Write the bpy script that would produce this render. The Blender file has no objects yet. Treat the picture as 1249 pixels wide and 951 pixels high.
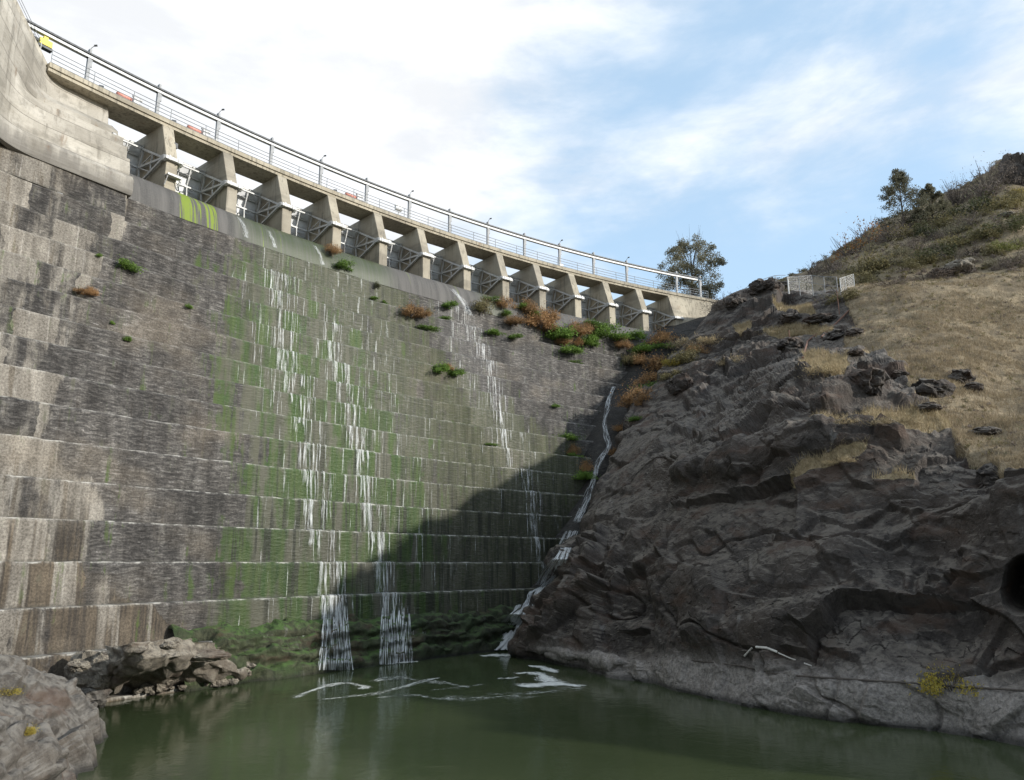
import bpy, math, random
import numpy as np
from mathutils import Vector, Matrix
from mathutils.bvhtree import BVHTree
random.seed(7); rng = np.random.default_rng(7)
scene = bpy.context.scene
COL = scene.collection

# ------------------------------------------------------------------ camera (solved from the arch geometry; arch centre = world origin)
CX, CY, CZ = -50.755, 80.218, 5.643
YAW, PIT, ROL, FPX = 0.64856, 0.22342, -0.00613, 949.97
PW, PH = 1249., 951.
Fv = np.array([math.sin(YAW)*math.cos(PIT), math.cos(YAW)*math.cos(PIT), math.sin(PIT)])
Rv0 = np.array([math.cos(YAW), -math.sin(YAW), 0.]); Uv0 = np.cross(Rv0, Fv)
Rv = math.cos(ROL)*Rv0+math.sin(ROL)*Uv0; Uv = -math.sin(ROL)*Rv0+math.cos(ROL)*Uv0
CAM = np.array([CX, CY, CZ])
def at(px, py, D): return CAM+D*(Fv+(px-PW/2)/FPX*Rv-(py-PH/2)/FPX*Uv)
def ray(px, py):
    d = at(px, py, 1.)-CAM; return d/np.linalg.norm(d)
def at_z(px, py, z):
    d = ray(px, py); return CAM+d*(z-CZ)/d[2]
def chart(P):
    d = P-CAM; w = np.maximum(d@Fv, .5)
    return PW/2+FPX*(d@Rv)/w, PH/2-FPX*(d@Uv)/w
cd = bpy.data.cameras.new('camera'); cam = bpy.data.objects.new('camera', cd); COL.objects.link(cam)
M = Matrix((tuple(Rv), tuple(Uv), tuple(-Fv))).transposed().to_4x4(); M.translation = Vector(CAM)
cam.matrix_world = M
cd.sensor_width = 36; cd.lens = FPX/PW*36; cd.clip_start = .1; cd.clip_end = 3000
scene.camera = cam

# ------------------------------------------------------------------ numpy noise
def _h(i, j, k, s):
    h = (i.astype(np.int64)*374761393+j.astype(np.int64)*668265263+k.astype(np.int64)*2147483647+s*1274126177) & 0xffffffff
    h = ((h ^ (h >> 13))*1274126177) & 0xffffffff
    h = ((h ^ (h >> 16))*2246822519) & 0xffffffff
    return ((h ^ (h >> 15)) & 0xffffff)/float(0xffffff)
def vnoise(P, s=0):
    I = np.floor(P); f = P-I; f = f*f*f*(f*(f*6-15)+10); i, j, k = I.T; r = 0
    for a in (0, 1):
        for b in (0, 1):
            for c in (0, 1):
                w = (f[:, 0] if a else 1-f[:, 0])*(f[:, 1] if b else 1-f[:, 1])*(f[:, 2] if c else 1-f[:, 2])
                r = r+w*_h(i+a, j+b, k+c, s)
    return r*2-1
def fbm(P, o=4, s=0, g=.5):
    r = 0; a = 1.; t = 0
    for n in range(o):
        r = r+a*vnoise(P*(2.03**n)+n*17.3, s+n); t += a; a *= g
    return r/t
def facet(P, s=0, tilt=.8):
    """blocky rock: every cell of a Voronoi pattern is its own tilted plane; also returns the crack distance"""
    I = np.floor(P); n = len(P); d1 = np.full(n, 9.); d2 = np.full(n, 9.); val = np.zeros(n)
    for a in (-1, 0, 1):
        for b in (-1, 0, 1):
            for c in (-1, 0, 1):
                i, j, k = (I+np.array([a, b, c])).T
                cp = np.stack([i+_h(i, j, k, s+1), j+_h(i, j, k, s+2), k+_h(i, j, k, s+3)], 1)
                dv = P-cp; d = np.sqrt((dv**2).sum(1)); nr = d < d1
                g = np.stack([_h(i, j, k, s+4), _h(i, j, k, s+5), _h(i, j, k, s+6)], 1)*2-1
                v = _h(i, j, k, s+7)-.5+tilt*(dv*g).sum(1)
                d2 = np.where(nr, d1, np.minimum(d2, d)); val = np.where(nr, v, val); d1 = np.where(nr, d, d1)
    return val, d2-d1
def sst(x, a, b):
    t = np.clip((x-a)/(b-a), 0, 1); return t*t*(3-2*t)
def in_poly(x, y, poly):
    r = np.zeros(len(x), bool); n = len(poly)
    for i in range(n):
        x1, y1 = poly[i]; x2, y2 = poly[(i+1) % n]
        c = ((y1 > y) != (y2 > y)) & (x < (x2-x1)*(y-y1)/((y2-y1) if y2 != y1 else 1e-9)+x1)
        r ^= c
    return r
def crom(Pts, t):
    """Catmull-Rom through Pts (n,...) at parameters t in 0..n-1"""
    Pts = np.asarray(Pts, float); n = len(Pts); i = np.clip(np.floor(t).astype(int), 0, n-2); f = t-i
    p = lambda k: Pts[np.clip(k, 0, n-1)]
    f = f.reshape((-1,)+(1,)*(Pts.ndim-1))
    a, b, c, d = p(i-1), p(i), p(i+1), p(i+2)
    return .5*(2*b+(c-a)*f+(2*a-5*b+4*c-d)*f**2+(3*b-a-3*c+d)*f**3)

# ------------------------------------------------------------------ mesh builder
class MB:
    def __init__(s): s.v = []; s.f = []; s.n = 0; s.uv = None; s.at = {}
    def add(s, V, F):
        V = np.asarray(V, float).reshape(-1, 3); s.v.append(V); n = s.n
        s.f.extend([tuple(int(i)+n for i in q) for q in F]); s.n += len(V)
    def box(s, c, sz, X=(1, 0, 0), Y=(0, 1, 0), Z=(0, 0, 1)):
        X, Y, Z = (np.array(q, float) for q in (X, Y, Z)); c = np.array(c, float)
        V = [c+X*a*sz[0]/2+Y*b*sz[1]/2+Z*d*sz[2]/2 for a in (-1, 1) for b in (-1, 1) for d in (-1, 1)]
        s.add(V, [(0, 1, 3, 2), (4, 6, 7, 5), (0, 4, 5, 1), (2, 3, 7, 6), (0, 2, 6, 4), (1, 5, 7, 3)])
    def bar(s, a, b, w, h=None, up=(0, 0, 1)):
        a = np.array(a, float); b = np.array(b, float); d = b-a; L = np.linalg.norm(d); d = d/L
        x = np.cross(d, up); 
        if np.linalg.norm(x) < 1e-3: x = np.cross(d, (1, 0, 0))
        x /= np.linalg.norm(x); z = np.cross(x, d)
        s.box((a+b)/2, (w, L, h or w), x, d, z)
    def tube(s, pts, r, n=6, cap=True):
        pts = np.array(pts, float); m = len(pts); rr = np.broadcast_to(np.asarray(r, float), (m,))
        T = np.gradient(pts, axis=0); T /= np.linalg.norm(T, axis=1)[:, None]+1e-9
        ref = np.array([0, 0, 1.]) if abs(T[0, 2]) < .9 else np.array([1., 0, 0])
        V = []
        for i in range(m):
            x = np.cross(T[i], ref); x /= np.linalg.norm(x)+1e-9; y = np.cross(T[i], x)
            for k in range(n):
                a = 2*math.pi*k/n; V.append(pts[i]+rr[i]*(math.cos(a)*x+math.sin(a)*y))
        F = [(i*n+k, i*n+(k+1) % n, (i+1)*n+(k+1) % n, (i+1)*n+k) for i in range(m-1) for k in range(n)]
        if cap: F += [tuple(range(n-1, -1, -1)), tuple((m-1)*n+k for k in range(n))]
        s.add(V, F)
    def grid(s, G, flip=False):
        m, n = G.shape[:2]; V = G.reshape(-1, 3)
        F = [(i*n+j, i*n+j+1, (i+1)*n+j+1, (i+1)*n+j) for i in range(m-1) for j in range(n-1)]
        if flip: F = [q[::-1] for q in F]
        s.add(V, F)
    def prism(s, poly, f):
        """poly: 2-D outline; f(p, side) -> 3-D point for side 0 and 1"""
        n = len(poly); V = [f(p, 0) for p in poly]+[f(p, 1) for p in poly]
        s.add(V, [tuple(range(n)), tuple(range(2*n-1, n-1, -1))]+[(i, i+n, (i+1) % n+n, (i+1) % n) for i in range(n)])
    def V(s): return np.concatenate(s.v) if s.v else np.zeros((0, 3))
def wloc(o):
    l = np.zeros(3)
    while o: l = l+np.array(o.location); o = o.parent
    return l
def build(name, mb, mat, parent=None, smooth=False, loc=None, local=False):
    """verts are in world space unless local; loc = where the object's origin goes"""
    V = mb.V(); me = bpy.data.meshes.new(name)
    base = wloc(parent); 
    if not local:
        o0 = np.array(loc) if loc is not None else (base if parent else V.mean(0)*np.array([1, 1, 0])+np.array([0, 0, V[:, 2].min()]))
        V = V-o0
    me.from_pydata(V.tolist(), [], mb.f)
    if mb.uv is not None:
        l = me.uv_layers.new(name='UVMap'); idx = np.empty(len(me.loops), np.int32); me.loops.foreach_get('vertex_index', idx)
        l.data.foreach_set('uv', np.asarray(mb.uv, np.float32)[idx].ravel())
    for k, a in mb.at.items():
        at_ = me.attributes.new(k, 'FLOAT', 'POINT'); at_.data.foreach_set('value', np.asarray(a, np.float32))
    if smooth: me.polygons.foreach_set('use_smooth', np.ones(len(me.polygons), bool))
    for m in (mat if isinstance(mat, (list, tuple)) else [mat]): me.materials.append(m)
    me.update(); o = bpy.data.objects.new(name, me); COL.objects.link(o)
    if not local: o.location = o0-base if parent else o0
    elif loc is not None: o.location = loc
    o.parent = parent
    return o
def tag(o, label=None, cat=None, group=None, kind=None):
    for k, q in (('label', label), ('category', cat), ('group', group), ('kind', kind)):
        if q: o[k] = q
    return o
def empty(name, loc, label, cat, group=None):
    o = bpy.data.objects.new(name, None); COL.objects.link(o); o.location = loc
    return tag(o, label, cat, group)
def copy_obj(o, parent=None):
    c = o.copy(); COL.objects.link(c); c.parent = parent; return c

# ------------------------------------------------------------------ material helper
class NT:
    def __init__(s, name, disp=False):
        s.m = bpy.data.materials.new(name); s.m.use_nodes = True; s.t = s.m.node_tree; s.t.nodes.clear()
        s.out = s.t.nodes.new('ShaderNodeOutputMaterial')
    def n(s, typ, **kw):
        q = s.t.nodes.new('ShaderNode'+typ)
        for k, v in kw.items(): setattr(q, k, v)
        return q
    def l(s, a, b): s.t.links.new(a, b)
    def set(s, sock, v):
        if isinstance(v, bpy.types.NodeSocket): s.l(v, sock)
        else: sock.default_value = v
    def math(s, op, a, b=0., c=None, clamp=False):
        q = s.n('Math', operation=op, use_clamp=clamp); s.set(q.inputs[0], a); s.set(q.inputs[1], b)
        if c is not None: s.set(q.inputs[2], c)
        return q.outputs[0]
    def mix(s, f, a, b, typ='MIX'):
        q = s.n('Mix', data_type='RGBA', blend_type=typ); s.set(q.inputs[0], f)
        for i, v in ((6, a), (7, b)):
            s.set(q.inputs[i], v if isinstance(v, bpy.types.NodeSocket) else (*v, 1.) if len(v) == 3 else v)
        return q.outputs[2]
    def vec(s, src, scale=(1, 1, 1), loc=(0, 0, 0)):
        q = s.n('Mapping'); s.l(src, q.inputs[0]); q.inputs['Scale'].default_value = scale; q.inputs['Location'].default_value = loc; return q.outputs[0]
    def noise(s, v, scale=1., det=4., rough=.55, dist=0.):
        q = s.n('TexNoise'); s.l(v, q.inputs['Vector']); q.inputs['Scale'].default_value = scale; q.inputs['Detail'].default_value = det
        q.inputs['Roughness'].default_value = rough; q.inputs['Distortion'].default_value = dist; return q.outputs[0]
    def ramp(s, f, a, b, lo=0., hi=1.):
        q = s.n('MapRange', interpolation_type='SMOOTHSTEP'); s.set(q.inputs[0], f)
        for i, v in ((1, a), (2, b), (3, lo), (4, hi)): s.set(q.inputs[i], v)
        return q.outputs[0]
    def attr(s, name): 
        q = s.n('Attribute', attribute_name=name); return q.outputs['Fac']
    def obj(s): return s.n('TexCoord').outputs['Object']
    def pos(s): return s.n('NewGeometry').outputs['Position']
    def bump(s, h, st=.5, dist=.1, nrm=None):
        q = s.n('Bump'); s.l(h, q.inputs['Height']); q.inputs['Strength'].default_value = st; q.inputs['Distance'].default_value = dist
        if nrm is not None: s.l(nrm, q.inputs['Normal'])
        return q.outputs[0]
    def bsdf(s, col, rough=.8, bump=None, metal=0., spec=.5, **kw):
        q = s.n('BsdfPrincipled'); s.set(q.inputs['Base Color'], col if isinstance(col, bpy.types.NodeSocket) else (*col, 1.))
        s.set(q.inputs['Roughness'], rough); s.set(q.inputs['Metallic'], metal); s.set(q.inputs['Specular IOR Level'], spec)
        if bump is not None: s.l(bump, q.inputs['Normal'])
        for k, v in kw.items(): s.set(q.inputs[k], v)
        s.l(q.outputs[0], s.out.inputs[0]); return q
def simple(name, c1, c2, scale=3., rough=.7, metal=0., bump=.2, bd=.02):
    t = NT(name); p = t.obj(); n = t.noise(p, scale, 6, .6)
    t.bsdf(t.mix(t.ramp(n, .3, .7), c1, c2), rough, t.bump(n, bump, bd), metal); return t.m

# ---- concrete of the stepped face
def mat_face():
    t = NT('stepped_concrete'); uv = t.n('UVMap').outputs[0]; lift = t.attr('lift'); moss = t.attr('moss'); pale = t.attr('pale'); frac = t.attr('frac'); drip = t.attr('drip'); olive = t.attr('olive')
    sx = t.n('SeparateXYZ'); t.l(uv, sx.inputs[0]); s_, z_ = sx.outputs[0], sx.outputs[1]
    def co(fs, fz, fl=3.7):
        c = t.n('CombineXYZ'); t.l(t.math('MULTIPLY', s_, fs), c.inputs[0]); t.l(t.math('MULTIPLY', z_, fz), c.inputs[1]); t.l(t.math('MULTIPLY', lift, fl), c.inputs[2]); return c.outputs[0]
    wob = t.math('MULTIPLY', t.math('SUBTRACT', t.noise(co(.6, .8, 2.1), 1, 3), .5), .5)
    # panels: each lift cast in bays of uneven length
    cell = t.math('FLOOR', t.math('ADD', t.math('ADD', t.math('MULTIPLY', s_, .42), wob), t.math('MULTIPLY', lift, .37)))
    cc = t.n('CombineXYZ'); t.l(cell, cc.inputs[0]); t.l(lift, cc.inputs[1]); wn = t.n('TexWhiteNoise', noise_dimensions='2D'); t.l(cc.outputs[0], wn.inputs['Vector']); panel = wn.outputs['Value']
    cell2 = t.math('FLOOR', t.math('ADD', t.math('MULTIPLY', s_, 1.35), t.math('MULTIPLY', lift, .71)))
    cc2 = t.n('CombineXYZ'); t.l(cell2, cc2.inputs[0]); t.l(lift, cc2.inputs[1]); wn2 = t.n('TexWhiteNoise', noise_dimensions='2D'); t.l(cc2.outputs[0], wn2.inputs['Vector']); panel2 = wn2.outputs['Value']
    st1 = t.noise(co(1.3, .12), 1, 5, .6, .3); st2 = t.noise(co(5.0, .22, 5.1), 1, 4, .6, .2); st3 = t.noise(co(2.4, .16, 9.3), 1, 4, .55, .25)
    big = t.noise(co(.11, .16, 0.), 1, 4, .6)
    rough_n = t.noise(co(1.7, 7.5, 1.), 1, 5, .7, .6)          # eroded form-board lines
    grit = t.noise(uv, 9, 6, .75); blot = t.noise(co(1.1, .8, 6.), 1, 6, .68, .5)
    # dark eroded concrete
    dark = t.mix(t.ramp(st1, .3, .7), (.080, .075, .071), (.165, .156, .146))
    dark = t.mix(t.ramp(rough_n, .40, .62), t.mix(1, dark, (.38, .38, .39), 'MULTIPLY'), dark)
    dark = t.mix(t.ramp(rough_n, .58, .72, 0, .55), dark, (.34, .335, .33))
    dark = t.mix(t.ramp(st3, .60, .74, 0, .7), dark, (.05, .042, .034))
    # pale sound concrete, rusty and white run-off
    pl = t.mix(t.ramp(st1, .3, .68), (.125, .112, .096), (.255, .235, .205))
    pl = t.mix(t.ramp(st3, .56, .64), pl, (.135, .115, .09))
    pl = t.mix(t.ramp(st2, .58, .70, 0, .8), pl, (.38, .36, .33))
    pl = t.mix(t.ramp(grit, .35, .6, .0, .35), pl, (.2, .19, .17))
    lower = t.ramp(z_, 10., 6.5)
    wide = t.noise(co(.95, .05, 7.7), 1, 3, .5, .35); pl = t.mix(t.math('MULTIPLY', lower, t.ramp(wide, .44, .49)), pl, t.mix(t.ramp(st2, .4, .6), (.05, .042, .034), (.105, .085, .062)))
    pedge = t.ramp(t.math('ADD', pale, t.math('ADD', t.math('MULTIPLY', t.math('SUBTRACT', panel, .5), .55), t.math('ADD', t.math('MULTIPLY', t.math('SUBTRACT', st1, .5), .8), t.math('MULTIPLY', t.math('SUBTRACT', blot, .5), .5)))), .38, .56)
    base = t.mix(pedge, dark, pl)
    base = t.mix(t.math('MULTIPLY', t.ramp(big, .5, .68), .35), base, (.26, .22, .17))
    base = t.mix(1, base, t.mix(panel, (.74, .74, .74), (1.2, 1.19, 1.17)), 'MULTIPLY')
    base = t.mix(1, base, t.mix(t.ramp(grit, .36, .64), (.62, .62, .62), (1.3, 1.3, 1.3)), 'MULTIPLY'); base = t.mix(1, base, t.mix(t.ramp(blot, .35, .65), (.78, .77, .76), (1.14, 1.14, 1.14)), 'MULTIPLY')
    base = t.mix(1, base, t.mix(panel2, (.86, .86, .86), (1.1, 1.1, 1.1)), 'MULTIPLY')
    # algae: olive film and saturated wet green runs
    ol = t.mix(t.ramp(st2, .35, .65), (.040, .052, .016), (.088, .093, .047))
    base = t.mix(t.math('MULTIPLY', t.ramp(t.math('ADD', olive, t.math('ADD', t.math('MULTIPLY', t.math('SUBTRACT', panel2, .5), .35), t.math('ADD', t.math('SUBTRACT', st3, .5), t.math('MULTIPLY', t.math('SUBTRACT', blot, .5), .8)))), .28, .68), t.ramp(rough_n, .35, .6, .85, .55)), base, ol)
    gs_ = t.noise(co(3.1, .10, 8.9), 1, 4, .6, .25); gm_ = t.noise(co(.8, .10, 2.7), 1, 3, .5, .2)
    gr = t.mix(t.ramp(t.math('ADD', t.math('MULTIPLY', gs_, .65), t.math('MULTIPLY', grit, .35)), .36, .62), (.018, .060, .002), (.060, .094, .020)); gr = t.mix(t.ramp(t.math('ADD', gm_, t.math('MULTIPLY', blot, .3)), .60, .74, 0, .8), gr, (.11, .10, .082))
    low_ = t.ramp(z_, 15, 6, 0., 1.)
    base = t.mix(t.ramp(t.math('ADD', moss, t.math('ADD', t.math('MULTIPLY', t.math('SUBTRACT', panel2, .5), .18), t.math('ADD', t.math('MULTIPLY', t.math('SUBTRACT', gs_, .5), 2.1), t.math('MULTIPLY', t.math('SUBTRACT', blot, .5), 2.0)))), .22, .74, 0, .92), base, gr)
    blk = t.noise(co(2.2, .09, 6.3), 1, 4, .6, .2)
    base = t.mix(t.math('MULTIPLY', t.math('MULTIPLY', t.ramp(blk, .52, .62), t.ramp(olive, .2, .6)), t.ramp(z_, 20, 7, .25, .88)), base, (.022, .025, .014))
    wl_ = t.attr('wetshade'); base = t.mix(t.math('MULTIPLY', wl_, t.ramp(t.math('ADD', st1, t.math('MULTIPLY', t.math('SUBTRACT', blot, .5), .6)), .25, .62, 1., .45)), base, t.mix(1, base, (.42, .42, .40), 'MULTIPLY'))  # damp and the dimmer light low on the face, multiplied into the colour
    # lime and thin running water
    fine = t.noise(co(6., .2, 4.3), 1, 4, .62, .6)
    fd = t.math('MULTIPLY', t.ramp(t.math('ADD', fine, t.math('MULTIPLY', drip, .15)), .735, .79), t.ramp(grit, .35, .6, .25, 1.))
    base = t.mix(t.math('MULTIPLY', fd, .62), base, (.62, .64, .63))
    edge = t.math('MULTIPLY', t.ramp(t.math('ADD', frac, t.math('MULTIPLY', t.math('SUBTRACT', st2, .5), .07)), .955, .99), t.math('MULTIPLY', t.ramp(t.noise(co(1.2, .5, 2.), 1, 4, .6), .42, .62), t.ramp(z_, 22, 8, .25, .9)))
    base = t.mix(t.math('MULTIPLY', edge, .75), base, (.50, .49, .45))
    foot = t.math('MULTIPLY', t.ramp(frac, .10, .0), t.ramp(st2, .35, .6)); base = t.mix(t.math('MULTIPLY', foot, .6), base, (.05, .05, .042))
    h = t.math('ADD', t.math('MULTIPLY', rough_n, t.math('SUBTRACT', 1.15, pedge)), t.math('MULTIPLY', grit, .35))
    r = t.math('SUBTRACT', .9, t.math('MULTIPLY', t.math('MAXIMUM', drip, moss), .42))
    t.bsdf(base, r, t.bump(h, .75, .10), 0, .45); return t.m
def mat_ogee():
    t = NT('spillway_concrete'); uv = t.n('UVMap').outputs[0]; lime = t.attr('lime'); wet = t.attr('wet')
    a = t.noise(t.vec(uv, (1.6, .12, 1)), 1, 5, .6); b = t.noise(t.vec(uv, (5, .2, 1)), 1, 4, .6); g = t.noise(uv, 9, 6, .7)
    c = t.mix(t.ramp(a, .3, .7), (.050, .049, .047), (.118, .113, .106)); c = t.mix(t.ramp(g, .4, .7, 0, .5), c, (.13, .12, .115))
    c = t.mix(t.ramp(b, .58, .7, 0, .5), c, (.19, .19, .165))
    c = t.mix(t.math('MULTIPLY', wet, t.ramp(b, .3, .6, .4, .9)), c, (.045, .062, .022))
    c = t.mix(t.ramp(t.math('ADD', lime, t.math('MULTIPLY', t.math('SUBTRACT', b, .5), 1.4)), .45, .6, 0, .95), c, (.17, .235, .02))
    t.bsdf(c, t.math('SUBTRACT', .75, t.math('MULTIPLY', wet, .3)), t.bump(g, .4, .05)); return t.m
def mat_conc(name, lo, hi, dirt=(.13, .12, .10), board=True, course=False):
    t = NT(name); p = t.pos(); a = t.noise(t.vec(p, (1.4, 1.4, .18)), 1, 5, .6); b = t.noise(p, .35, 5, .6); g = t.noise(p, 11, 6, .7); bl = t.noise(t.vec(p, (.5, .5, 5.5)), 1, 4, .6)
    k = t.noise(t.vec(p, (.12, .12, .9)), 1, 3, .5)
    c = t.mix(t.ramp(b, .3, .7), lo, hi); c = t.mix(t.ramp(a, .56, .72, 0, .7), c, dirt); c = t.mix(t.ramp(g, .5, .75, 0, .5), c, dirt)
    c = t.mix(t.ramp(bl, .52, .68, 0, .4), c, hi); c = t.mix(t.ramp(k, .55, .63, 0, .35), c, dirt)
    if course:
        sx = t.n('SeparateXYZ'); t.l(p, sx.inputs[0]); zc = t.math('DIVIDE', t.math('SUBTRACT', sx.outputs[2], 31.0), 1.38); zi = t.math('FLOOR', zc); zf = t.math('FRACT', zc)
        hc = t.math('FLOOR', t.math('ADD', t.math('MULTIPLY', t.math('ADD', sx.outputs[0], t.math('MULTIPLY', sx.outputs[1], .9)), .42), t.math('MULTIPLY', zi, .37))); cv_ = t.n('CombineXYZ'); t.l(zi, cv_.inputs[0]); t.l(hc, cv_.inputs[1]); wn_ = t.n('TexWhiteNoise', noise_dimensions='2D'); t.l(cv_.outputs[0], wn_.inputs['Vector'])
        c = t.mix(1, c, t.mix(wn_.outputs['Value'], (.72, .71, .69), (1.1, 1.1, 1.09)), 'MULTIPLY'); jn = t.math('MULTIPLY', t.ramp(t.math('ADD', zf, t.math('MULTIPLY', t.math('SUBTRACT', g, .5), .06)), .05, .01), .75); c = t.mix(jn, c, (.11, .10, .085))
        low = t.ramp(t.math('ADD', sx.outputs[2], t.math('MULTIPLY', t.math('SUBTRACT', a, .5), 4.)), 33.2, 31.2); c = t.mix(t.math('MULTIPLY', low, .8), c, (.155, .145, .13)); blt = t.noise(p, 1.1, 6, .7); c = t.mix(t.ramp(blt, .5, .66, 0, .55), c, (.21, .195, .165))
    oi = t.n('ObjectInfo'); dr = t.noise(t.vec(p, (3.8, 3.8, .3)), 1, 5, .65, .3); c = t.mix(t.ramp(t.math('ADD', dr, t.math('MULTIPLY', t.math('SUBTRACT', oi.outputs['Random'], .5), .12)), .56, .68, 0, .55), c, tuple(q*.75 for q in dirt)); rs_ = t.noise(t.vec(p, (.9, .9, .35), (3, 1, 7)), 1, 4, .6); c = t.mix(t.ramp(rs_, .62, .74, 0, .55), c, (.20, .125, .07)); c = t.mix(1, c, t.mix(oi.outputs['Random'], (.85, .85, .86), (1.08, 1.06, 1.02)), 'MULTIPLY')
    t.bsdf(c, .88, t.bump(t.math('ADD', t.math('MULTIPLY', bl, .8), t.math('MULTIPLY', g, .4)), .5, .05)); return t.m
def mat_rock(name, lo, hi, dust, tint, grass=False, sc=1., bs=.85, di=.4):
    t = NT(name); p = t.pos(); geo = t.n('NewGeometry'); sx = t.n('SeparateXYZ'); t.l(geo.outputs['Normal'], sx.inputs[0])
    a = t.noise(p, .28*sc, 6, .6); b = t.noise(p, 1.6*sc, 8, .68, di); c = t.noise(p, 7*sc, 8, .7); d = t.noise(t.vec(p, (.9, .9, .25)), 1*sc, 5, .6)
    col = t.mix(t.ramp(b, .32, .68), lo, hi); col = t.mix(t.ramp(a, .42, .66, 0, .75), col, tint)
    col = t.mix(t.ramp(c, .52, .74, 0, .6), col, hi); col = t.mix(t.ramp(c, .46, .30, 0, .7), col, tuple(q*.45 for q in lo))
    col = t.mix(t.math('MULTIPLY', t.ramp(sx.outputs[2], .35, .85), t.ramp(b, .35, .6)), col, dust)
    col = t.mix(t.ramp(d, .64, .74, 0, .5), col, (.24, .23, .215)); rust_ = t.noise(t.vec(p, (.35, .35, .8), (4, 7, 1)), 1, 5, .65); col = t.mix(t.ramp(rust_, .52, .66, 0, .6), col, (.085, .052, .036)); lich = t.noise(t.vec(p, (1, 1, 1), (9, 2, 5)), 2.4, 7, .75); col = t.mix(t.ramp(lich, .63, .70, 0, .6), col, (.17, .16, .14))
    crack = t.attr('crack'); pal = t.attr('shelf'); wet = t.attr('wet')
    col = t.mix(t.math('MULTIPLY', pal, t.ramp(b, .2, .65, .55, 1.)), col, t.mix(t.ramp(c, .35, .65), (.19, .172, .155), (.38, .345, .31)))
    col = t.mix(t.math('MULTIPLY', wet, .8), col, (.012, .012, .011))
    gm = t.attr('grass')
    col = t.mix(t.ramp(t.math('ADD', gm, t.math('MULTIPLY', t.math('SUBTRACT', b, .5), .8)), .38, .58), col, t.mix(t.ramp(c, .3, .7), (.22, .165, .10), (.40, .32, .19)))
    h = t.math('ADD', t.math('MULTIPLY', b, 1.), t.math('MULTIPLY', c, .5))
    t.bsdf(col, .82, t.bump(h, bs, .22), 0, .4); return t.m
def mat_slope():
    t = NT('dry_grass_slope'); p = t.pos(); a = t.noise(p, .12, 5, .6); b = t.noise(t.vec(p, (1, 1, 2.2)), .8, 6, .65); c = t.noise(p, 6, 7, .75); e = t.attr('scrub')
    col = t.mix(t.ramp(b, .3, .7), (.20, .158, .105), (.345, .28, .185)); col = t.mix(t.ramp(a, .45, .62, 0, .6), col, (.165, .13, .088))
    m2 = t.noise(t.vec(p, (1, 1, 1.8)), 2.6, 5, .7); col = t.mix(t.ramp(m2, .53, .66, 0, .6), col, (.095, .078, .055)); col = t.mix(t.ramp(c, .54, .68, 0, .75), col, (.075, .057, .038)); col = t.mix(t.ramp(c, .44, .3, 0, .6), col, (.40, .32, .19))
    col = t.mix(t.math('MULTIPLY', e, t.ramp(b, .35, .6)), col, (.20, .168, .115))
    t.bsdf(col, .95, t.bump(t.math('ADD', b, t.math('MULTIPLY', c, .5)), .9, .25), 0, .1); return t.m
def mat_leaf(name, c1, c2, c3=None, tr=.25):
    t = NT(name); oi = t.n('ObjectInfo'); p = t.obj(); n = t.noise(p, 2.3, 3, .6); m = t.noise(p, 23, 2, .5)
    c = t.mix(t.ramp(n, .35, .65), c1, c2)
    if c3: c = t.mix(t.ramp(m, .5, .64), c, c3)
    c = t.mix(1, c, t.mix(oi.outputs['Random'], (.8, .8, .8), (1.2, 1.16, 1.1)), 'MULTIPLY')
    b = t.bsdf(c, .7, None, 0, .25); d = t.n('BsdfTranslucent'); t.l(c, d.inputs[0]); x = t.n('MixShader'); x.inputs[0].default_value = tr
    t.l(b.outputs[0], x.inputs[1]); t.l(d.outputs[0], x.inputs[2]); t.l(x.outputs[0], t.out.inputs[0]); return t.m
def mat_fall():
    t = NT('falling_water'); uv = t.n('UVMap').outputs[0]; e = t.attr('edge')
    a = t.noise(t.vec(uv, (24, .75, 1)), 1, 5, .65, .12); b = t.noise(t.vec(uv, (6, .9, 1)), 1, 4, .65, .1)
    f = t.math('MULTIPLY', t.ramp(t.math('ADD', t.math('ADD', t.math('MULTIPLY', a, .62), t.math('MULTIPLY', b, .38)), t.math('MULTIPLY', t.math('SUBTRACT', e, .8), .26)), .45, .66), t.ramp(e, 0., .6))
    q = t.bsdf((.74, .77, .78), .35, t.bump(a, .6, .05)); tr = t.n('BsdfTransparent'); x = t.n('MixShader'); t.l(t.math('MULTIPLY', f, .66), x.inputs[0])
    t.l(tr.outputs[0], x.inputs[1]); t.l(q.outputs[0], x.inputs[2]); t.l(x.outputs[0], t.out.inputs[0]); return t.m
def mat_foam():
    t = NT('foam'); p = t.pos(); e = t.attr('edge'); d = t.attr('dens')
    uv = t.n('UVMap').outputs[0]; st = t.noise(t.vec(uv, (.55, 3.2, 1)), 1, 6, .68, 1.1); a = t.noise(p, 3.2, 7, .7, 1.); k = t.math('ADD', t.math('MULTIPLY', st, .62), t.math('MULTIPLY', a, .38))
    f = t.math('MULTIPLY', t.ramp(t.math('ADD', k, t.math('ADD', t.math('MULTIPLY', t.math('SUBTRACT', d, .5), .36), t.math('MULTIPLY', t.math('SUBTRACT', e, .86), .42))), .47, .70), t.ramp(e, .0, .3))
    f = t.math('MULTIPLY', f, .9); q = t.bsdf((.70, .72, .69), .7); tr = t.n('BsdfTransparent'); x = t.n('MixShader'); t.l(f, x.inputs[0])
    t.l(tr.outputs[0], x.inputs[1]); t.l(q.outputs[0], x.inputs[2]); t.l(x.outputs[0], t.out.inputs[0]); return t.m
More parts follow.
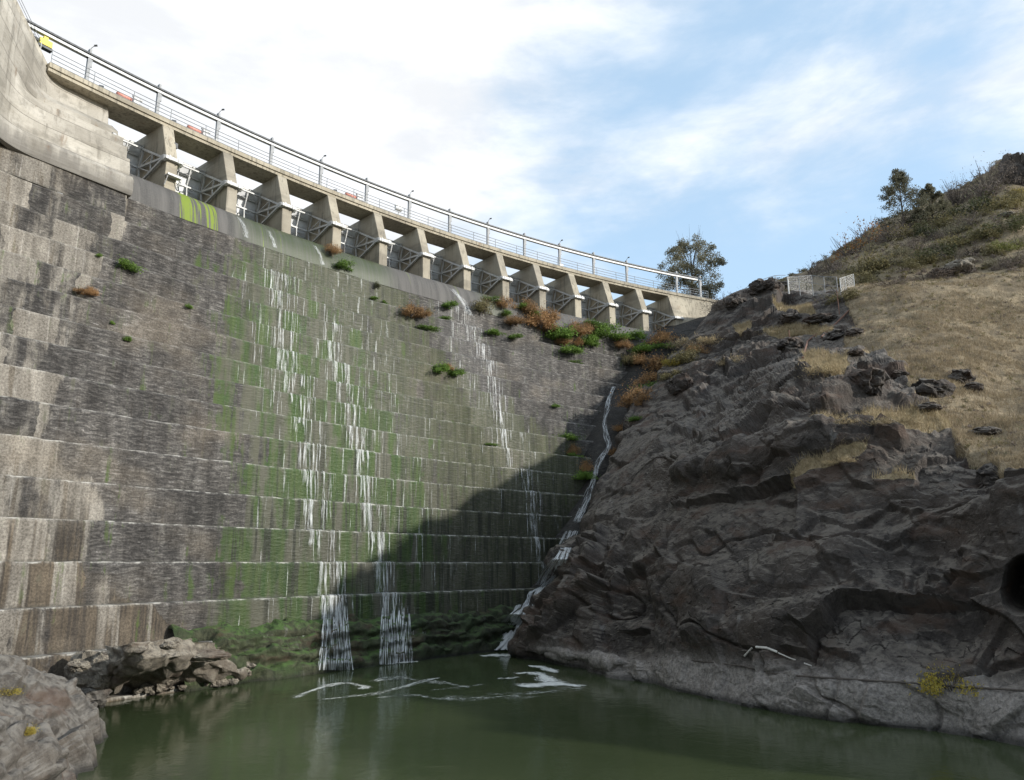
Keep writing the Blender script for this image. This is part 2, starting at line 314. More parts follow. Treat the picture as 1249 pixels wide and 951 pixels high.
def mat_water():
    t = NT('green_water'); p = t.pos(); a = t.noise(t.vec(p, (1, 1, 1)), .9, 5, .6, .8); b = t.noise(p, 5., 4, .6); g = t.noise(p, .08, 3, .5)
    q = t.bsdf(t.mix(t.ramp(g, .35, .65), (.036, .049, .022), (.048, .062, .028)), .07, t.bump(t.math('ADD', a, t.math('MULTIPLY', b, .22)), .16, .09), 0, .5); q.inputs['IOR'].default_value = 1.33
    return t.m
def mat_mesh_wire():
    t = NT('chain_link'); p = t.obj(); sx = t.n('SeparateXYZ'); t.l(p, sx.inputs[0])
    q = t.bsdf((.34, .35, .36), .5, None, .3); tr = t.n('BsdfTransparent'); x = t.n('MixShader')
    s1 = t.math('ADD', t.math('ADD', sx.outputs[0], sx.outputs[1]), sx.outputs[2]); s2 = t.math('SUBTRACT', t.math('ADD', sx.outputs[0], sx.outputs[1]), sx.outputs[2])
    f = t.math('MAXIMUM', t.math('LESS_THAN', t.math('FRACT', t.math('MULTIPLY', s1, 11)), .07), t.math('LESS_THAN', t.math('FRACT', t.math('MULTIPLY', s2, 11)), .07))
    t.l(f, x.inputs[0]); t.l(tr.outputs[0], x.inputs[1]); t.l(q.outputs[0], x.inputs[2]); t.l(x.outputs[0], t.out.inputs[0]); return t.m
MT = dict(face=mat_face(), ogee=mat_ogee(), conc=mat_conc('weathered_concrete', (.30, .27, .215), (.42, .385, .31)), wing=mat_conc('pale_concrete', (.40, .375, .325), (.58, .55, .49), (.19, .175, .145), course=True),
          rock=mat_rock('basalt', (.027, .022, .019), (.076, .065, .057), (.145, .127, .105), (.066, .050, .039)),
          bank=mat_rock('grey_rock', (.052, .047, .042), (.145, .135, .12), (.18, .167, .147), (.085, .070, .056), sc=1.9, bs=.55, di=0.),
          tan=mat_rock('pale_rubble', (.10, .09, .075), (.27, .24, .19), (.36, .32, .255), (.13, .105, .08), sc=2.2),
          toe=mat_rock('mossy_ledge', (.024, .028, .015), (.075, .082, .045), (.06, .115, .025), (.030, .060, .014), sc=1.7),
          slope=mat_slope(), water=mat_water(), fall=mat_fall(), foam=mat_foam(), wire=mat_mesh_wire(),
          steel=simple('galvanised_steel', (.40, .41, .41), (.56, .56, .55), 4, .55, .15), plate=simple('gate_plate', (.58, .59, .60), (.74, .75, .76), 2, .6, .1),
          dark=simple('dark_steel', (.035, .04, .045), (.09, .095, .10), 4, .55, .3), white=simple('white_paint', (.68, .68, .66), (.8, .8, .78), 4, .5), rail=simple('weathered_rail', (.20, .21, .22), (.31, .32, .33), 3, .6, .1),
          yellow=simple('yellow_paint', (.75, .60, .05), (.85, .72, .10), 5, .5), red=simple('red_paint', (.55, .22, .17), (.66, .32, .26), 5, .5), rust=simple('rusty_steel', (.11, .055, .038), (.20, .11, .075), 9, .85),
          wood=simple('bleached_wood', (.48, .45, .40), (.66, .63, .57), 8, .8), bark=simple('bark', (.055, .045, .038), (.12, .10, .085), 8, .9), bed=simple('riverbed_mud', (.05, .05, .035), (.09, .085, .06), .5, .9))
LF = dict(lime=mat_leaf('lime_leaves', (.12, .14, .04), (.20, .215, .075), (.25, .24, .10)), green=mat_leaf('bright_green_leaves', (.075, .145, .025), (.15, .255, .05), (.20, .30, .07)), rust=mat_leaf('rust_dry_leaves', (.24, .135, .06), (.42, .255, .12), (.31, .215, .12)),
          olive=mat_leaf('olive_leaves', (.11, .10, .048), (.20, .18, .085), (.26, .22, .115)), grey=mat_leaf('grey_twigs', (.13, .11, .10), (.22, .19, .17), (.18, .145, .11)),
          juniper=mat_leaf('juniper_needles', (.12, .125, .085), (.21, .205, .14), (.22, .195, .135), .4), tan=mat_leaf('tan_grass', (.31, .25, .15), (.46, .385, .245), (.34, .265, .155)), straw=mat_leaf('slope_straw', (.27, .215, .14), (.42, .345, .225), (.20, .155, .10)), yellow=mat_leaf('yellow_leaves', (.34, .25, .04), (.46, .37, .075), (.24, .25, .06)),
          dkgreen=mat_leaf('dark_leaves', (.045, .055, .026), (.10, .11, .05), (.14, .135, .07)), sage=mat_leaf('sage_leaves', (.15, .145, .095), (.24, .23, .155), (.28, .24, .155)), orange=mat_leaf('orange_leaves', (.32, .13, .03), (.42, .20, .05), (.25, .17, .06)))

# ================================================================== THE DAM
A0 = math.radians(-15.607); DP = math.radians(2.05976)       # left edge of the first pier; one bay
ZL = [31.5]+[29.34-1.946*k for k in range(16)]
RL = [143.6, 142.782, 141.844, 140.641, 139.597, 138.472, 137.274, 135.832, 134.456, 132.897, 131.941, 131.270, 130.088, 129.335, 128.696, 127.95, 127.2]
def pol(R, a, z): return np.array([R*math.sin(a), R*math.cos(a), z])
def polv(R, a, z): return np.stack(np.broadcast_arrays(R*np.sin(a), R*np.cos(a), z), -1)
AEND = A0-DP+.6*math.pi/180                                   # right end of the left abutment
dam = empty('dam', (-20, 128, 0), 'tall curved concrete dam with a stepped mossy face and a row of spillway gates', 'dam')
# ---- stepped face: risers and treads with cast unevenness
aa = np.arange(math.radians(-30), math.radians(14.), .16/135); NA = len(aa)
mb = MB(); U = []; AT = {k: [] for k in ('lift', 'moss', 'pale', 'frac', 'drip', 'olive', 'wetshade')}
def face_masks(a, z, lift, frac):
    d = np.degrees(a); n = fbm(np.stack([d*.5, z*.16, z*0], 1), 3, 5); n2 = vnoise(np.stack([d*1.7, lift*1.3, z*0], 1), 9)
    left = .45*n2+np.interp(z, [3, 6, 9, 12, 16, 22, 28, 31], [-17.2, -17.0, -16.2, -15.9, -15.4, -14.8, -14.1, -13.2])+n*.5+n2*.35
    right = np.interp(z, [3, 8, 12, 16, 20, 25, 30], [-9.5, -9.5, -9.5, -9., -9.5, -10.0, -11.])+n*1.2
    core = sst(d, left-.9, left+1.3)*(1-sst(d, right-1.5, right+2.5))
    satur = np.interp(z, [3, 10, 14, 20, 26, 31], [1.02, 1.02, .92, .74, .62, .50])
    moss = core*satur
    olive = sst(d, left-.9, left+1.6)*(1-sst(d, np.interp(z, [3, 16, 22, 28], [1, 1, -4.5, -6.0])-3, np.interp(z, [3, 16, 22, 28], [4, 5, 0, -1.5])))*.72
    pb = np.interp(z, [3, 4.5, 6, 8.5, 11, 14, 17, 20, 24, 31], [-18.0, -19.2, -19.6, -19.4, -20.1, -19.8, -19.4, -18.6, -18.2, -16.9])+n*.25+n2*.5
    pale = (1-sst(d, pb-.35, pb+.35))*.62+.12*sst(z, 14, 5)*(1-sst(d, -18.5, -16.5))
    drip = (sst(d, left+.3, left+1.5)*(1-sst(d, -9.0, -6))+.7*sst(d, -5.5, -4.8)*(1-sst(d, -3.2, -2.4))+.35*sst(d, -9, -6)*(1-sst(d, 0, 3)))*(.75+.25*sst(z, 8, 20))
    wetshade = np.clip(sst(z, 15, 5)*sst(d, -19, -16.5)*.8+sst(z, 14, 10)*sst(d, -11, -7)*.5, 0, 1)  # mask for wet concrete plus painted shade on the lower face
    return dict(wetshade=wetshade, lift=lift, moss=moss, pale=pale, frac=frac, drip=np.clip(drip, 0, 1), olive=olive)
for k in range(len(ZL)-1+1):
    zt = ZL[k]; zb = ZL[k+1] if k+1 < len(ZL) else -3.
    seed = vnoise(np.stack([aa*135/2.4+k*3.3, np.full(NA, k*1.7), aa*0], 1), 3)*.04+vnoise(np.stack([aa*135/.5, np.full(NA, k*4.1), aa*0], 1), 4)*.015
    Rk = RL[k]+seed-np.where((k == 0) & (aa < AEND-.001), 1.38, 0)-np.where((k == 1) & (aa < AEND-.001), .62, 0)
    m = 14; fr = np.linspace(1, 0, m); G = []
    lipz = vnoise(np.stack([aa*135/.7, np.full(NA, k*2.3), aa*0], 1), 8)
    for f in fr:
        z = zb+(zt-zb)*f+(lipz*.03 if f == 1 else 0)
        G.append(polv(Rk+(.07 if f == 1 else 0)-.02*(1-f), aa, z+0*aa))
    # tread behind the top edge
    Rup = RL[k-1] if k else 144.2
    G.insert(0, polv(Rup+.25+0*aa, aa, zt+.015+0*aa))
    fr = np.concatenate([[1.], fr])
    G = np.array(G); mb.grid(G, True)
    zz = np.repeat((zb+(zt-zb)*fr)[:, None], NA, 1); av = np.repeat(aa[None], len(fr), 0)
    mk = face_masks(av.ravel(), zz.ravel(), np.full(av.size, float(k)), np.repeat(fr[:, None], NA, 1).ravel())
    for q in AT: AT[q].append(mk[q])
    U.append(np.stack([av.ravel()*135, zz.ravel()], 1))
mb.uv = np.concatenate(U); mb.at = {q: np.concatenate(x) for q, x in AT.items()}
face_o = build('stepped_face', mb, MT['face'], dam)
# ---- ogee
OG = np.array([(152, 33.2), (150.5, 34.2), (149.3, 34.55), (148, 34.58), (146.6, 34.5), (145.6, 34.32), (144.9, 34.05), (144.35, 33.6), (143.98, 33.0), (143.76, 32.3), (143.62, 31.45)])
oa = np.arange(AEND-.004, A0+DP*12.4, .2/144); og = crom(OG, np.linspace(0, len(OG)-1, 45))
G = np.stack([polv(r, oa, z) for r, z in og]); nz = fbm(G.reshape(-1, 3)/1.2, 4, 3).reshape(G.shape[:2]); G[..., 2] += nz*.025
mb = MB(); mb.grid(G, True); ln = np.concatenate([[0], np.cumsum(np.hypot(*np.diff(og, axis=0).T))])
uu = np.repeat(oa[None]*144, 45, 0); vv = np.repeat(ln[:, None], len(oa), 1); mb.uv = np.stack([uu.ravel(), vv.ravel()], 1)
bi = (oa-A0)/DP; gz = lambda c, w: np.exp(-((bi-c)/w)**2)
lime = .60*gz(.30, .26)+.55*gz(.70, .14)+.40*gz(1.1, .05)+.42*gz(1.9, .07)+.38*gz(2.75, .06)+.40*gz(3.4, .05)+.35*gz(4.6, .05)+.5*gz(1.55, .05)+.45*gz(2.3, .06)+.4*gz(5.75, .05)+.4*gz(8.0, .06)+.3*gz(10.5, .06); wet = sst(bi, .9, 1.6)*(1-sst(bi, 3.8, 4.4))+.8*gz(6.6, .3)
mb.at = {'lime': np.repeat(np.clip(lime, 0, 1)[None], 45, 0).ravel(), 'wet': np.repeat(np.clip(wet, 0, 1)[None], 45, 0).ravel()}
build('spillway_crest', mb, MT['ogee'], dam, True)
# ---- piers
PWD = .93; PIER = [(146.02, 39.75), (144.86, 36.46), (144.8, 33.2), (153, 33.2), (153, 39.75)]
pm = MB(); 
def _loc(p, s): return np.array([(-.5+s)*PWD, p[0]-148, p[1]])
n = len(PIER); pts = []
pm.prism(PIER, _loc)
pier_c = lambda k: A0+DP*k+PWD/2/146
def placed(o, a, R=148., z=0):
    w = pol(R, a, z); l = w-np.array(dam.location); o.location = l; o.rotation_euler = (0, 0, -a); return o
pier0 = placed(build('pier', pm, MT['conc'], dam, local=True), pier_c(0))
bv = pier0.modifiers.new('edge', 'BEVEL'); bv.width = .03; bv.segments = 1
for k in range(1, 12): placed(copy_obj(pier0, dam), pier_c(k))
# trunnion anchor beam round the front of every pier
tb = MB(); tb.box((0, -3.36, 36.42), (1.34, .22, .26)); tb.tube([(-.74, -3.2, 36.42), (-.46, -3.2, 36.42)], .2, 10); tb.tube([(.46, -3.2, 36.42), (.80, -3.2, 36.42)], .2, 10)
for sx_ in (-.38, .38): tb.box((sx_, -3.49, 36.42), (.13, .05, .36))
tr0 = placed(build('trunnion_beam', tb, MT['steel'], dam, local=True), pier_c(0))
for k in range(1, 13): placed(copy_obj(tr0, dam), pier_c(k))
# platform bracket on the first pier
pb_ = MB(); pb_.box((0, -3.5, 34.95), (1.1, .6, .06)); pb_.bar((-.5, -3.25, 34.2), (-.5, -3.75, 34.95), .06); pb_.bar((.5, -3.25, 34.2), (.5, -3.75, 34.95), .06); pb_.box((0, -3.78, 34.93), (1.14, .05, .16))
placed(build('bracket', pb_, MT['steel'], dam, local=True), pier_c(0))
fl_ = MB(); fl_.box((.52, -2.35, 38.2), (.3, .3, .4)); placed(build('floodlight', fl_, MT['dark'], dam, local=True), pier_c(0))
# ---- radial gates: 13, each skin plate with girders, two braced arm frames
GW = DP*146-PWD-.12; TR = np.array([0, 144.9-148, 36.4])
def arcp(th, x, rho=4.5): return np.array([x, TR[1]+rho*math.cos(th), TR[2]+rho*math.sin(th)])
th0, th1 = math.radians(-24), math.radians(33)
gm = MB(); gm.grid(np.array([[arcp(t, x) for x in (-GW/2, GW/2)] for t in np.linspace(th0, th1, 12)]), True)
gm.grid(np.array([[arcp(t, x, 4.56) for x in (-GW/2, GW/2)] for t in np.linspace(th0, th1, 12)]))
gb = MB()
for t in np.linspace(th0+.03, th1-.02, 6): gb.bar(arcp(t, -GW/2, 4.40), arcp(t, GW/2, 4.40), .10, .17)
for x in np.linspace(-GW/2+.05, GW/2-.05, 5):
    for a_, b_ in zip(np.linspace(th0, th1, 6)[:-1], np.linspace(th0, th1, 6)[1:]): gb.bar(arcp(a_, x, 4.30), arcp(b_, x, 4.30), .07, .09)
for t in (th0+.10, 0.10, th1-.06):      # deep latticed girders
    gb.bar(arcp(t, -GW/2+.1, 3.75), arcp(t, GW/2-.1, 3.75), .13, .13)
    xs = np.linspace(-GW/2+.1, GW/2-.1, 7)
    for i in range(6): gb.bar(arcp(t, xs[i], 4.3 if i % 2 else 3.75), arcp(t, xs[i+1], 3.75 if i % 2 else 4.3), .06)
for x in np.linspace(-GW/2+.1, GW/2-.1, 4):
    gb.bar(arcp(th0+.10, x, 3.75), arcp(.10, x, 3.75), .09); gb.bar(arcp(.10, x, 3.75), arcp(th1-.06, x, 3.75), .09)
def arm(sx_):
    m_ = MB(); x = sx_*(GW/2-.16); T = np.array([x, TR[1], TR[2]])
    tips = [arcp(t, x, 3.8) for t in (th0+.10, .10, th1-.06)]
    for i, q in enumerate(tips): m_.bar(T, q, .15, .17)
    for f0, f1 in ((.5, .5), (.98, .98)):
        m_.bar(T+(tips[0]-T)*f0, T+(tips[1]-T)*f1, .09); m_.bar(T+(tips[1]-T)*f0, T+(tips[2]-T)*f1, .09)
    m_.bar(T+(tips[0]-T)*.5, T+(tips[1]-T)*.98, .08); m_.bar(T+(tips[2]-T)*.5, T+(tips[1]-T)*.98, .08)
    m_.tube([(x-.12, TR[1], TR[2]), (x+.12, TR[1], TR[2])], .24, 12); return m_
gate_c = lambda k: pier_c(k)+DP/2
g0 = placed(build('radial_gate', gm, MT['plate'], dam, local=True), gate_c(-1)); gk = [build('girder', gb, MT['steel'], g0, local=True)]+[build('arm', arm(s), MT['steel'], g0, local=True) for s in (-1, 1)]
for k in range(0, 12):
    c = placed(copy_obj(g0, dam), gate_c(k))
    for q in gk: copy_obj(q, c)
# ---- deck
def arc_strip(mb, prof, a_s, closed=True):
    P = list(prof)+([prof[0]] if closed else []); mb.grid(np.stack([polv(r, a_s, z+0*a_s) for r, z in P]))
    if closed:
        for a_ in (a_s[0], a_s[-1]):
            mb.add([pol(r, a_, z) for r, z in prof], [tuple(range(len(prof)))])
da = np.linspace(math.radians(-18.95), A0+DP*14.6, 260)
dk = MB(); arc_strip(dk, [(145.93, 40.02), (145.93, 40.36), (148.55, 40.36), (148.55, 39.76), (146.05, 39.76), (146.05, 40.02)], da); build('walkway_deck', dk, MT['conc'], dam)
# ---- left abutment: battered, lift by lift, then the wing wall with a curved corner
LAB = [(147.1, 40.0), (146.75, 38.0), (146.2, 37.9), (145.1, 37.0), (145.05, 36.3), (144.2, 36.15), (144.1, 35.35), (143.45, 35.2), (143.35, 34.15), (142.85, 34.0), (142.75, 32.6), (142.2, 32.45), (142.0, 32.1), (142.0, 31.3), (142.08, 30.98), (142.7, 30.9)]
W0, WD = np.array([-46.35, 141.3]), np.array([-.372, -.928]); WN = np.array([.928, -.372])     # line of the wing wall in plan
def plan_path(R, fil=2.2):
    b_ = W0@WD; c_ = W0@W0-R*R; t0 = -b_-math.sqrt(max(0, b_*b_-c_)); X = W0+WD*t0
    if math.atan2(X[0], X[1]) < math.radians(-23): t0 = -b_+math.sqrt(max(0, b_*b_-c_)); X = W0+WD*t0
    ax = math.atan2(X[0], X[1]); a_s = np.linspace(AEND, ax+fil/R, 70); arc = np.stack([R*np.sin(a_s), R*np.cos(a_s)], 1); q = np.linspace(0, 1, 16)[1:, None]
    E_ = X+WD*fil; bz = arc[-1]*(1-q)**2+X*2*q*(1-q)+E_*q*q; return np.concatenate([arc, bz, E_+np.outer(np.linspace(.3, 26, 60), WD)])
prof = []
for (r0, z0), (r1, z1) in zip(LAB[:-1], LAB[1:]):
    for q in np.linspace(0, 1, 6, endpoint=False): prof.append((r0*(1-q)+r1*q, z0*(1-q)+z1*q))
prof.append(LAB[-1])
G = np.array([np.concatenate([plan_path(r, 2.2 if z < 36 else 1.3), np.full((145, 1), z)], 1) for r, z in prof]); nz = fbm(G.reshape(-1, 3)*np.array([.5, .5, 1.6]), 5, 31).reshape(G.shape[:2]); G[..., 0] += nz*.05; G[..., 1] -= nz*.07
lab = MB(); lab.grid(G)
G2 = np.array([[pol(r, AEND, z), pol(r+9, AEND, z)] for r, z in prof]); lab.grid(G2, True); build('abutment_wall', lab, MT['wing'], dam)
# wing wall proper: a thick wall running out towards the river bank
wt = np.linspace(-2.5, 30, 80); fr_ = lambda off, z: np.concatenate([W0+np.outer(wt, WD)+WN*off, np.full((80, 1), z)], 1)
wl_ = [fr_(-.05, 28.0)]+[fr_(-.05+.02*vnoise(np.array([[z*3., .5, .5]]), 5)[0], z) for z in np.linspace(28.2, 40.3, 40)]+[fr_(-.04, 40.5), fr_(-.85, 40.5), fr_(-.85, 28.0)]
pr = MB(); pr.grid(np.array(wl_)); pr.add([p for g_ in (wl_[0], wl_[-3], wl_[-2], wl_[-1]) for p in (g_[0],)], [(0, 1, 2, 3)]); build('wing_wall', pr, MT['wing'], dam)
wg = [tuple(W0+WD*q-WN*.45) for q in np.linspace(0, 28, 50)]
# ---- right abutment
ra = np.linspace(pier_c(12)-PWD/2/146, A0+DP*15.2, 60); tt = (ra-ra[0])/(ra[-1]-ra[0]); G = []
for i, (r, z) in enumerate([(146.02, 39.75), (144.86, 36.46), (144.8, 32.0)]):
    r2 = [145.95, 145.5, 145.1][i]; f = sst(tt, .05, .22); G.append(polv(r*(1-f)+r2*f, ra, z+0*ra))
G = np.array(G); G = np.stack([G[0]*(1-q)+G[1]*q if q <= 1 else G[1]*(2-q)+G[2]*(q-1) for q in np.linspace(0, 2, 25)]); rb = MB(); rb.grid(G, True)
s0 = G[:, 0]; rb.grid(np.stack([s0, s0+np.array([math.sin(ra[0]), math.cos(ra[0]), 0])*8.], 1))
for i in range(5):
    a_ = ra[0]+(.35+.42*i)/145; rb.box(pol(144.6-.0*i, a_, 34.6-.32*i-.6), (.5, .6, 1.5), (math.cos(a_), -math.sin(a_), 0), (math.sin(a_), math.cos(a_), 0))
build('abutment_wall', rb, MT['conc'], dam)

# ================================================================== RAILS, HOISTS
RP = 148.3
rail = empty('hoist_runway', pol(RP, A0, 40.36), 'long pale steel hoist rail on slender posts along the top of the dam', 'hoist rail')
ras = np.linspace(math.radians(-19.7), A0+DP*13.32, 200)
b_ = MB(); arc_strip(b_, [(RP-.16, 43.72), (RP-.16, 43.92), (RP+.16, 43.92), (RP+.16, 43.72)], ras); build('lower_rail', b_, MT['steel'], rail)
b_ = MB(); arc_strip(b_, [(RP-.13, 44.06), (RP-.13, 44.2), (RP+.13, 44.2), (RP+.13, 44.06)], ras); arc_strip(b_, [(RP-.03, 43.92), (RP-.03, 44.06), (RP+.03, 44.06), (RP+.03, 43.92)], ras); build('upper_rail', b_, MT['dark'], rail)
po = MB(); po.box((0, 0, 1.68), (.24, .24, 3.36)); po.box((0, 0, .03), (.42, .42, .06)); po.box((.16, -.05, 3.0), (.16, .1, .62)); po.box((0, 0, 3.42), (.4, .3, .12)); po.box((0, 0, 3.95), (.16, .34, .36))
lamp = MB(); lamp.tube([(0, 0, 4.0), (.06, -.06, 4.3), (.22, -.16, 4.55)], .025, 5); lamp.tube([(.18, -.13, 4.53), (.36, -.26, 4.6)], .075, 7)
def placed_r(o, k, z=40.36, R=RP):
    a_ = pier_c(0)+DP*k+.0005; w = pol(R, a_, z); o.location = w-wloc(o.parent); o.rotation_euler = (0, 0, -a_); return o
p0 = placed_r(build('post', po, MT['rail'], rail, local=True), -1.05); l0 = placed_r(build('lamp', lamp, MT['dark'], rail, local=True), -1.05)
for i, k in enumerate([-2, *range(0, 12), 12.55, 13.30]):
    placed_r(copy_obj(p0, rail), k)
    if i % 2 == 0 and 0 < i < 13: placed_r(copy_obj(l0, rail), k)
# pipe handrails on both deck edges
def handrail(name, R, z0, a_s, label, nposts, h=1.07):
    r = empty(name, pol(R, a_s[0], z0), label, 'railing'); m_ = MB()
    for q in (h, h*.7, h*.4, h*.12): m_.tube(polv(R, a_s, z0+q+0*a_s), .03, 5)
    build('handrail', m_, MT['rail'], r)
    pm_ = MB(); pm_.tube([(0, 0, 0), (0, 0, h)], .028, 6); first = None
    for a_ in np.linspace(a_s[0], a_s[-1], nposts):
        o = build('post', pm_, MT['rail'], r, local=True) if first is None else copy_obj(first, r); first = first or o; o.location = pol(R, a_, z0)-wloc(r)
    return r
handrail('deck_railing', 146.1, 40.36, np.linspace(math.radians(-18.9), A0+DP*13.3, 120), 'thin pipe railing along the river-side edge of the walkway on the dam', 27)
handrail('deck_railing', 148.45, 40.36, np.linspace(math.radians(-18.9), A0+DP*14.4, 120), 'thin pipe railing along the far edge of the dam walkway, behind the hoist posts', 15, 1.1)
wr = empty('wing_wall_railing', (wg[3][0], wg[3][1], 40.5), 'thin wire railing on top of the pale wing wall left of the dam', 'railing')
m_ = MB()
for q in (.3, .65, 1., 1.3): m_.tube([(x, y, 40.5+q) for x, y in wg[6:]], .018, 5)
build('wire', m_, MT['rail'], wr)
pm_ = MB(); pm_.tube([(0, 0, 0), (0, 0, 1.3)], .03, 6); first = None
for i in (6, 16, 24, 32, 40, 48):
    o = build('post', pm_, MT['steel'], wr, local=True) if first is None else copy_obj(first, wr); first = first or o; o.location = np.array([wg[i][0], wg[i][1], 40.5])-wloc(wr)
# hoists on the deck
def hoist(k, label, small=False):
    a_ = A0+DP*k; X = np.array([math.cos(a_), -math.sin(a_), 0]); Y = np.array([math.sin(a_), math.cos(a_), 0]); b0 = pol(146.55, a_, 40.36); Z = np.array([0, 0, 1.])
    r = empty('gate_hoist', b0, label, 'hoist', 'hoist motors on the dam deck'); P = lambda x, y, z: b0+X*x+Y*y+Z*z
    m_ = MB(); m_.tube([P(-.62, 0, .52), P(-.55, 0, .52), P(.5, 0, .52), P(.56, 0, .52)], [.10, .2, .2, .10], 14); build('motor', m_, MT['red'], r, True)
    m_ = MB(); m_.box(P(0, 0, .12), (1.3, .4, .24), X, Y); build('base', m_, MT['white'], r)
    m_ = MB(); m_.box(P(.86, .05, .42), (.42, .5, .8), X, Y); m_.tube([P(.86, .05, .5), P(2.0, .05, .5)], .05, 6); m_.box(P(2.0, .05, .26), (.14, .2, .5), X, Y); m_.bar(P(.6, 0, .95), P(1.4, 0, .85), .12); build('gearbox', m_, MT['steel'], r)
    m_ = MB(); m_.tube([P(-1.9, 0, .0), P(-1.9, 0, .4)], .05, 6); m_.tube([P(-1.9, 0, .42), P(-1.6, 0, .5)], .1, 8); build('switch', m_, MT['dark'], r)
for k, l in ((-.55, 'red hoist motor on the deck above the first gate, beside the pale wing wall'), (.55, 'red hoist motor on the deck above the second gate from the left'), (3.55, 'faded red hoist motor on the deck above the fifth gate from the left')): hoist(k, l)
a_ = A0+DP*4.62; X = (math.cos(a_), -math.sin(a_), 0); Y = (math.sin(a_), math.cos(a_), 0); q = pol(146.5, a_, 40.36)
o = empty('control_box', q, 'small white control box on the deck above the sixth gate from the left', 'control box'); m_ = MB(); m_.box(q+[0, 0, 1.05], (.75, .3, .42), X, Y); m_.box(q+[0, 0, 1.29], (.8, .36, .05), X, Y); build('cabinet', m_, MT['white'], o); m_ = MB(); m_.tube([q, q+[0, 0, .9]], .05, 6); build('post', m_, MT['steel'], o)
a_ = pier_c(0)+DP*9.0+.0005; X = (math.cos(a_), -math.sin(a_), 0); Y = (math.sin(a_), math.cos(a_), 0); q = pol(148.05, a_, 41.6)
m_ = MB(); m_.box(q, (.5, .26, .3), X, Y); m_.box(q+[0, 0, -.2], (.4, .2, .1), X, Y); tag(build('junction_box', m_, MT['white']), 'white junction box fixed to the hoist rail post above the tenth pier', 'junction box')
# yellow trolley on the runway at the left end
ty = at(55, 52, 1.); d = ty-CAM; d /= np.linalg.norm(d); bq = d[0]**2+d[1]**2; bb = 2*(CAM[0]*d[0]+CAM[1]*d[1]); cq = CAM[0]**2+CAM[1]**2-RP**2; ty = CAM+d*((-bb+math.sqrt(bb*bb-4*bq*cq))/(2*bq)); a_ = math.atan2(ty[0], ty[1])
X = np.array([math.cos(a_), -math.sin(a_), 0]); Y = np.array([math.sin(a_), math.cos(a_), 0]); q = pol(RP, a_, 43.1)
o = empty('hoist_trolley', q-[0, 0, .5], 'yellow hoist trolley hanging from the rail beside the pale wing wall', 'hoist trolley')
m_ = MB(); m_.box(q, (.85, .45, .46), X, Y); m_.box(q+[0, 0, .36], (.3, .25, .3), X, Y); build('body', m_, MT['yellow'], o); m_ = MB(); m_.box(q-[0, 0, .36], (1.0, .4, .18), X, Y); m_.tube([q-X*.95, q-X*.5], .17, 10); m_.box(q-X*1.05+[0, 0, .2], (.5, .25, .12), X, Y); build('winch', m_, MT['dark'], o)

# ================================================================== RIGHT BANK: cliff + grassy slope
W_ = lambda *p: np.array(p, float)
ctc = [(-16.0, 126.2, -3), (-15.6, 126.4, .0), (-14.2, 127.2, 2), (-12.9, 128.2, 3.6), (-7.2, 130.2, 8.3), (-1.6, 133.1, 14.), (2.0, 135.6, 18.1), (5.8, 138.2, 22), (10.4, 140., 25.5), (20, 142, 33.6), (33, 143.5, 39.2), (42, 150, 40.5)]
S1 = [W_(*p) for p in ctc]; S0 = [p+W_(0.5, 3.0, .8) for p in S1]; S2 = [p+W_(1.4, -1.9, -.5) for p in S1]
def stn(*rows):
    out = []
    for r in rows:
        if len(r) == 2: out.append(at_z(r[0], r[1], 0.)) 
        elif len(r) == 3: out.append(at(*r))
        else: out.append(W_(*r[:3]))
    out.insert(0, out[0]+W_(-1.2, -.6, -3)); e = out[-1]; dd = (e-CAM)*W_(1, 1, 0); dd /= np.linalg.norm(dd); out.append(e+dd*10+W_(0, 0, -3.)); return out
S3 = stn((630, 799), (628, 788, 50.6), (640, 765, 51.2), (682, 690, 54.8), (715, 612, 60.3), (742, 565, 66.1), (768, 505, 74.5), (795, 462, 84.0), (845, 415, 89.), (878, 376, 97.6))
S4 = stn((715, 816), (705, 800, 44), (705, 782, 45), (735, 690, 47.1), (765, 600, 55.1), (785, 545, 62.9), (808, 490, 73.5), (838, 445, 83), (885, 395, 88.2), (915, 352, 97))
S5 = stn((850, 848), (842, 818, 36), (840, 783, 37.2), (850, 690, 39.2), (862, 605, 43.), (872, 550, 46.5), (888, 490, 64.1), (903, 435, 79), (925, 388, 85), (945, 347, 97))
S6 = stn((1000, 878), (985, 838, 29.9), (985, 790, 30.9), (985, 690, 33.5), (985, 588, 37.6), (988, 518, 40), (988, 465, 47), (985, 425, 72), (988, 385, 81), (990, 353, 90))
S7 = stn((1150, 893), (1140, 848, 27.3), (1140, 802, 28.3), (1140, 700, 31), (1140, 600, 33), (1138, 552, 35.8), (1138, 500, 42), (1120, 440, 53), (1110, 393, 66), (1085, 345, 85))
S8 = stn((1249, 912), (1249, 860, 25.0), (1249, 812, 26), (1249, 700, 27.3), (1249, 590, 29.3), (1249, 548, 34), (1249, 490, 45), (1249, 430, 57), (1249, 380, 68), (1249, 334, 80))
S9 = stn((1460, 960), (1460, 890, 21.5), (1460, 830, 22.4), (1460, 700, 23.6), (1460, 570, 26), (1460, 520, 31), (1460, 460, 42), (1460, 420, 54), (1460, 385, 66), (1460, 350, 76))
S10 = stn((1900, 1200), (1900, 1050, 15), (1900, 930, 16), (1900, 720, 17.5), (1900, 500, 20), (1900, 420, 25), (1900, 400, 35), (1900, 370, 48), (1900, 350, 60), (1900, 335, 72))
ST = np.array([S0, S1, S2, S3, S4, S5, S6, S7, S8, S9, S10])
wu = [6, 8, 18, 60, 80, 104, 112, 82, 60, 30]; wv = [8, 26, 30, 78, 74, 56, 56, 54, 50, 46, 14]
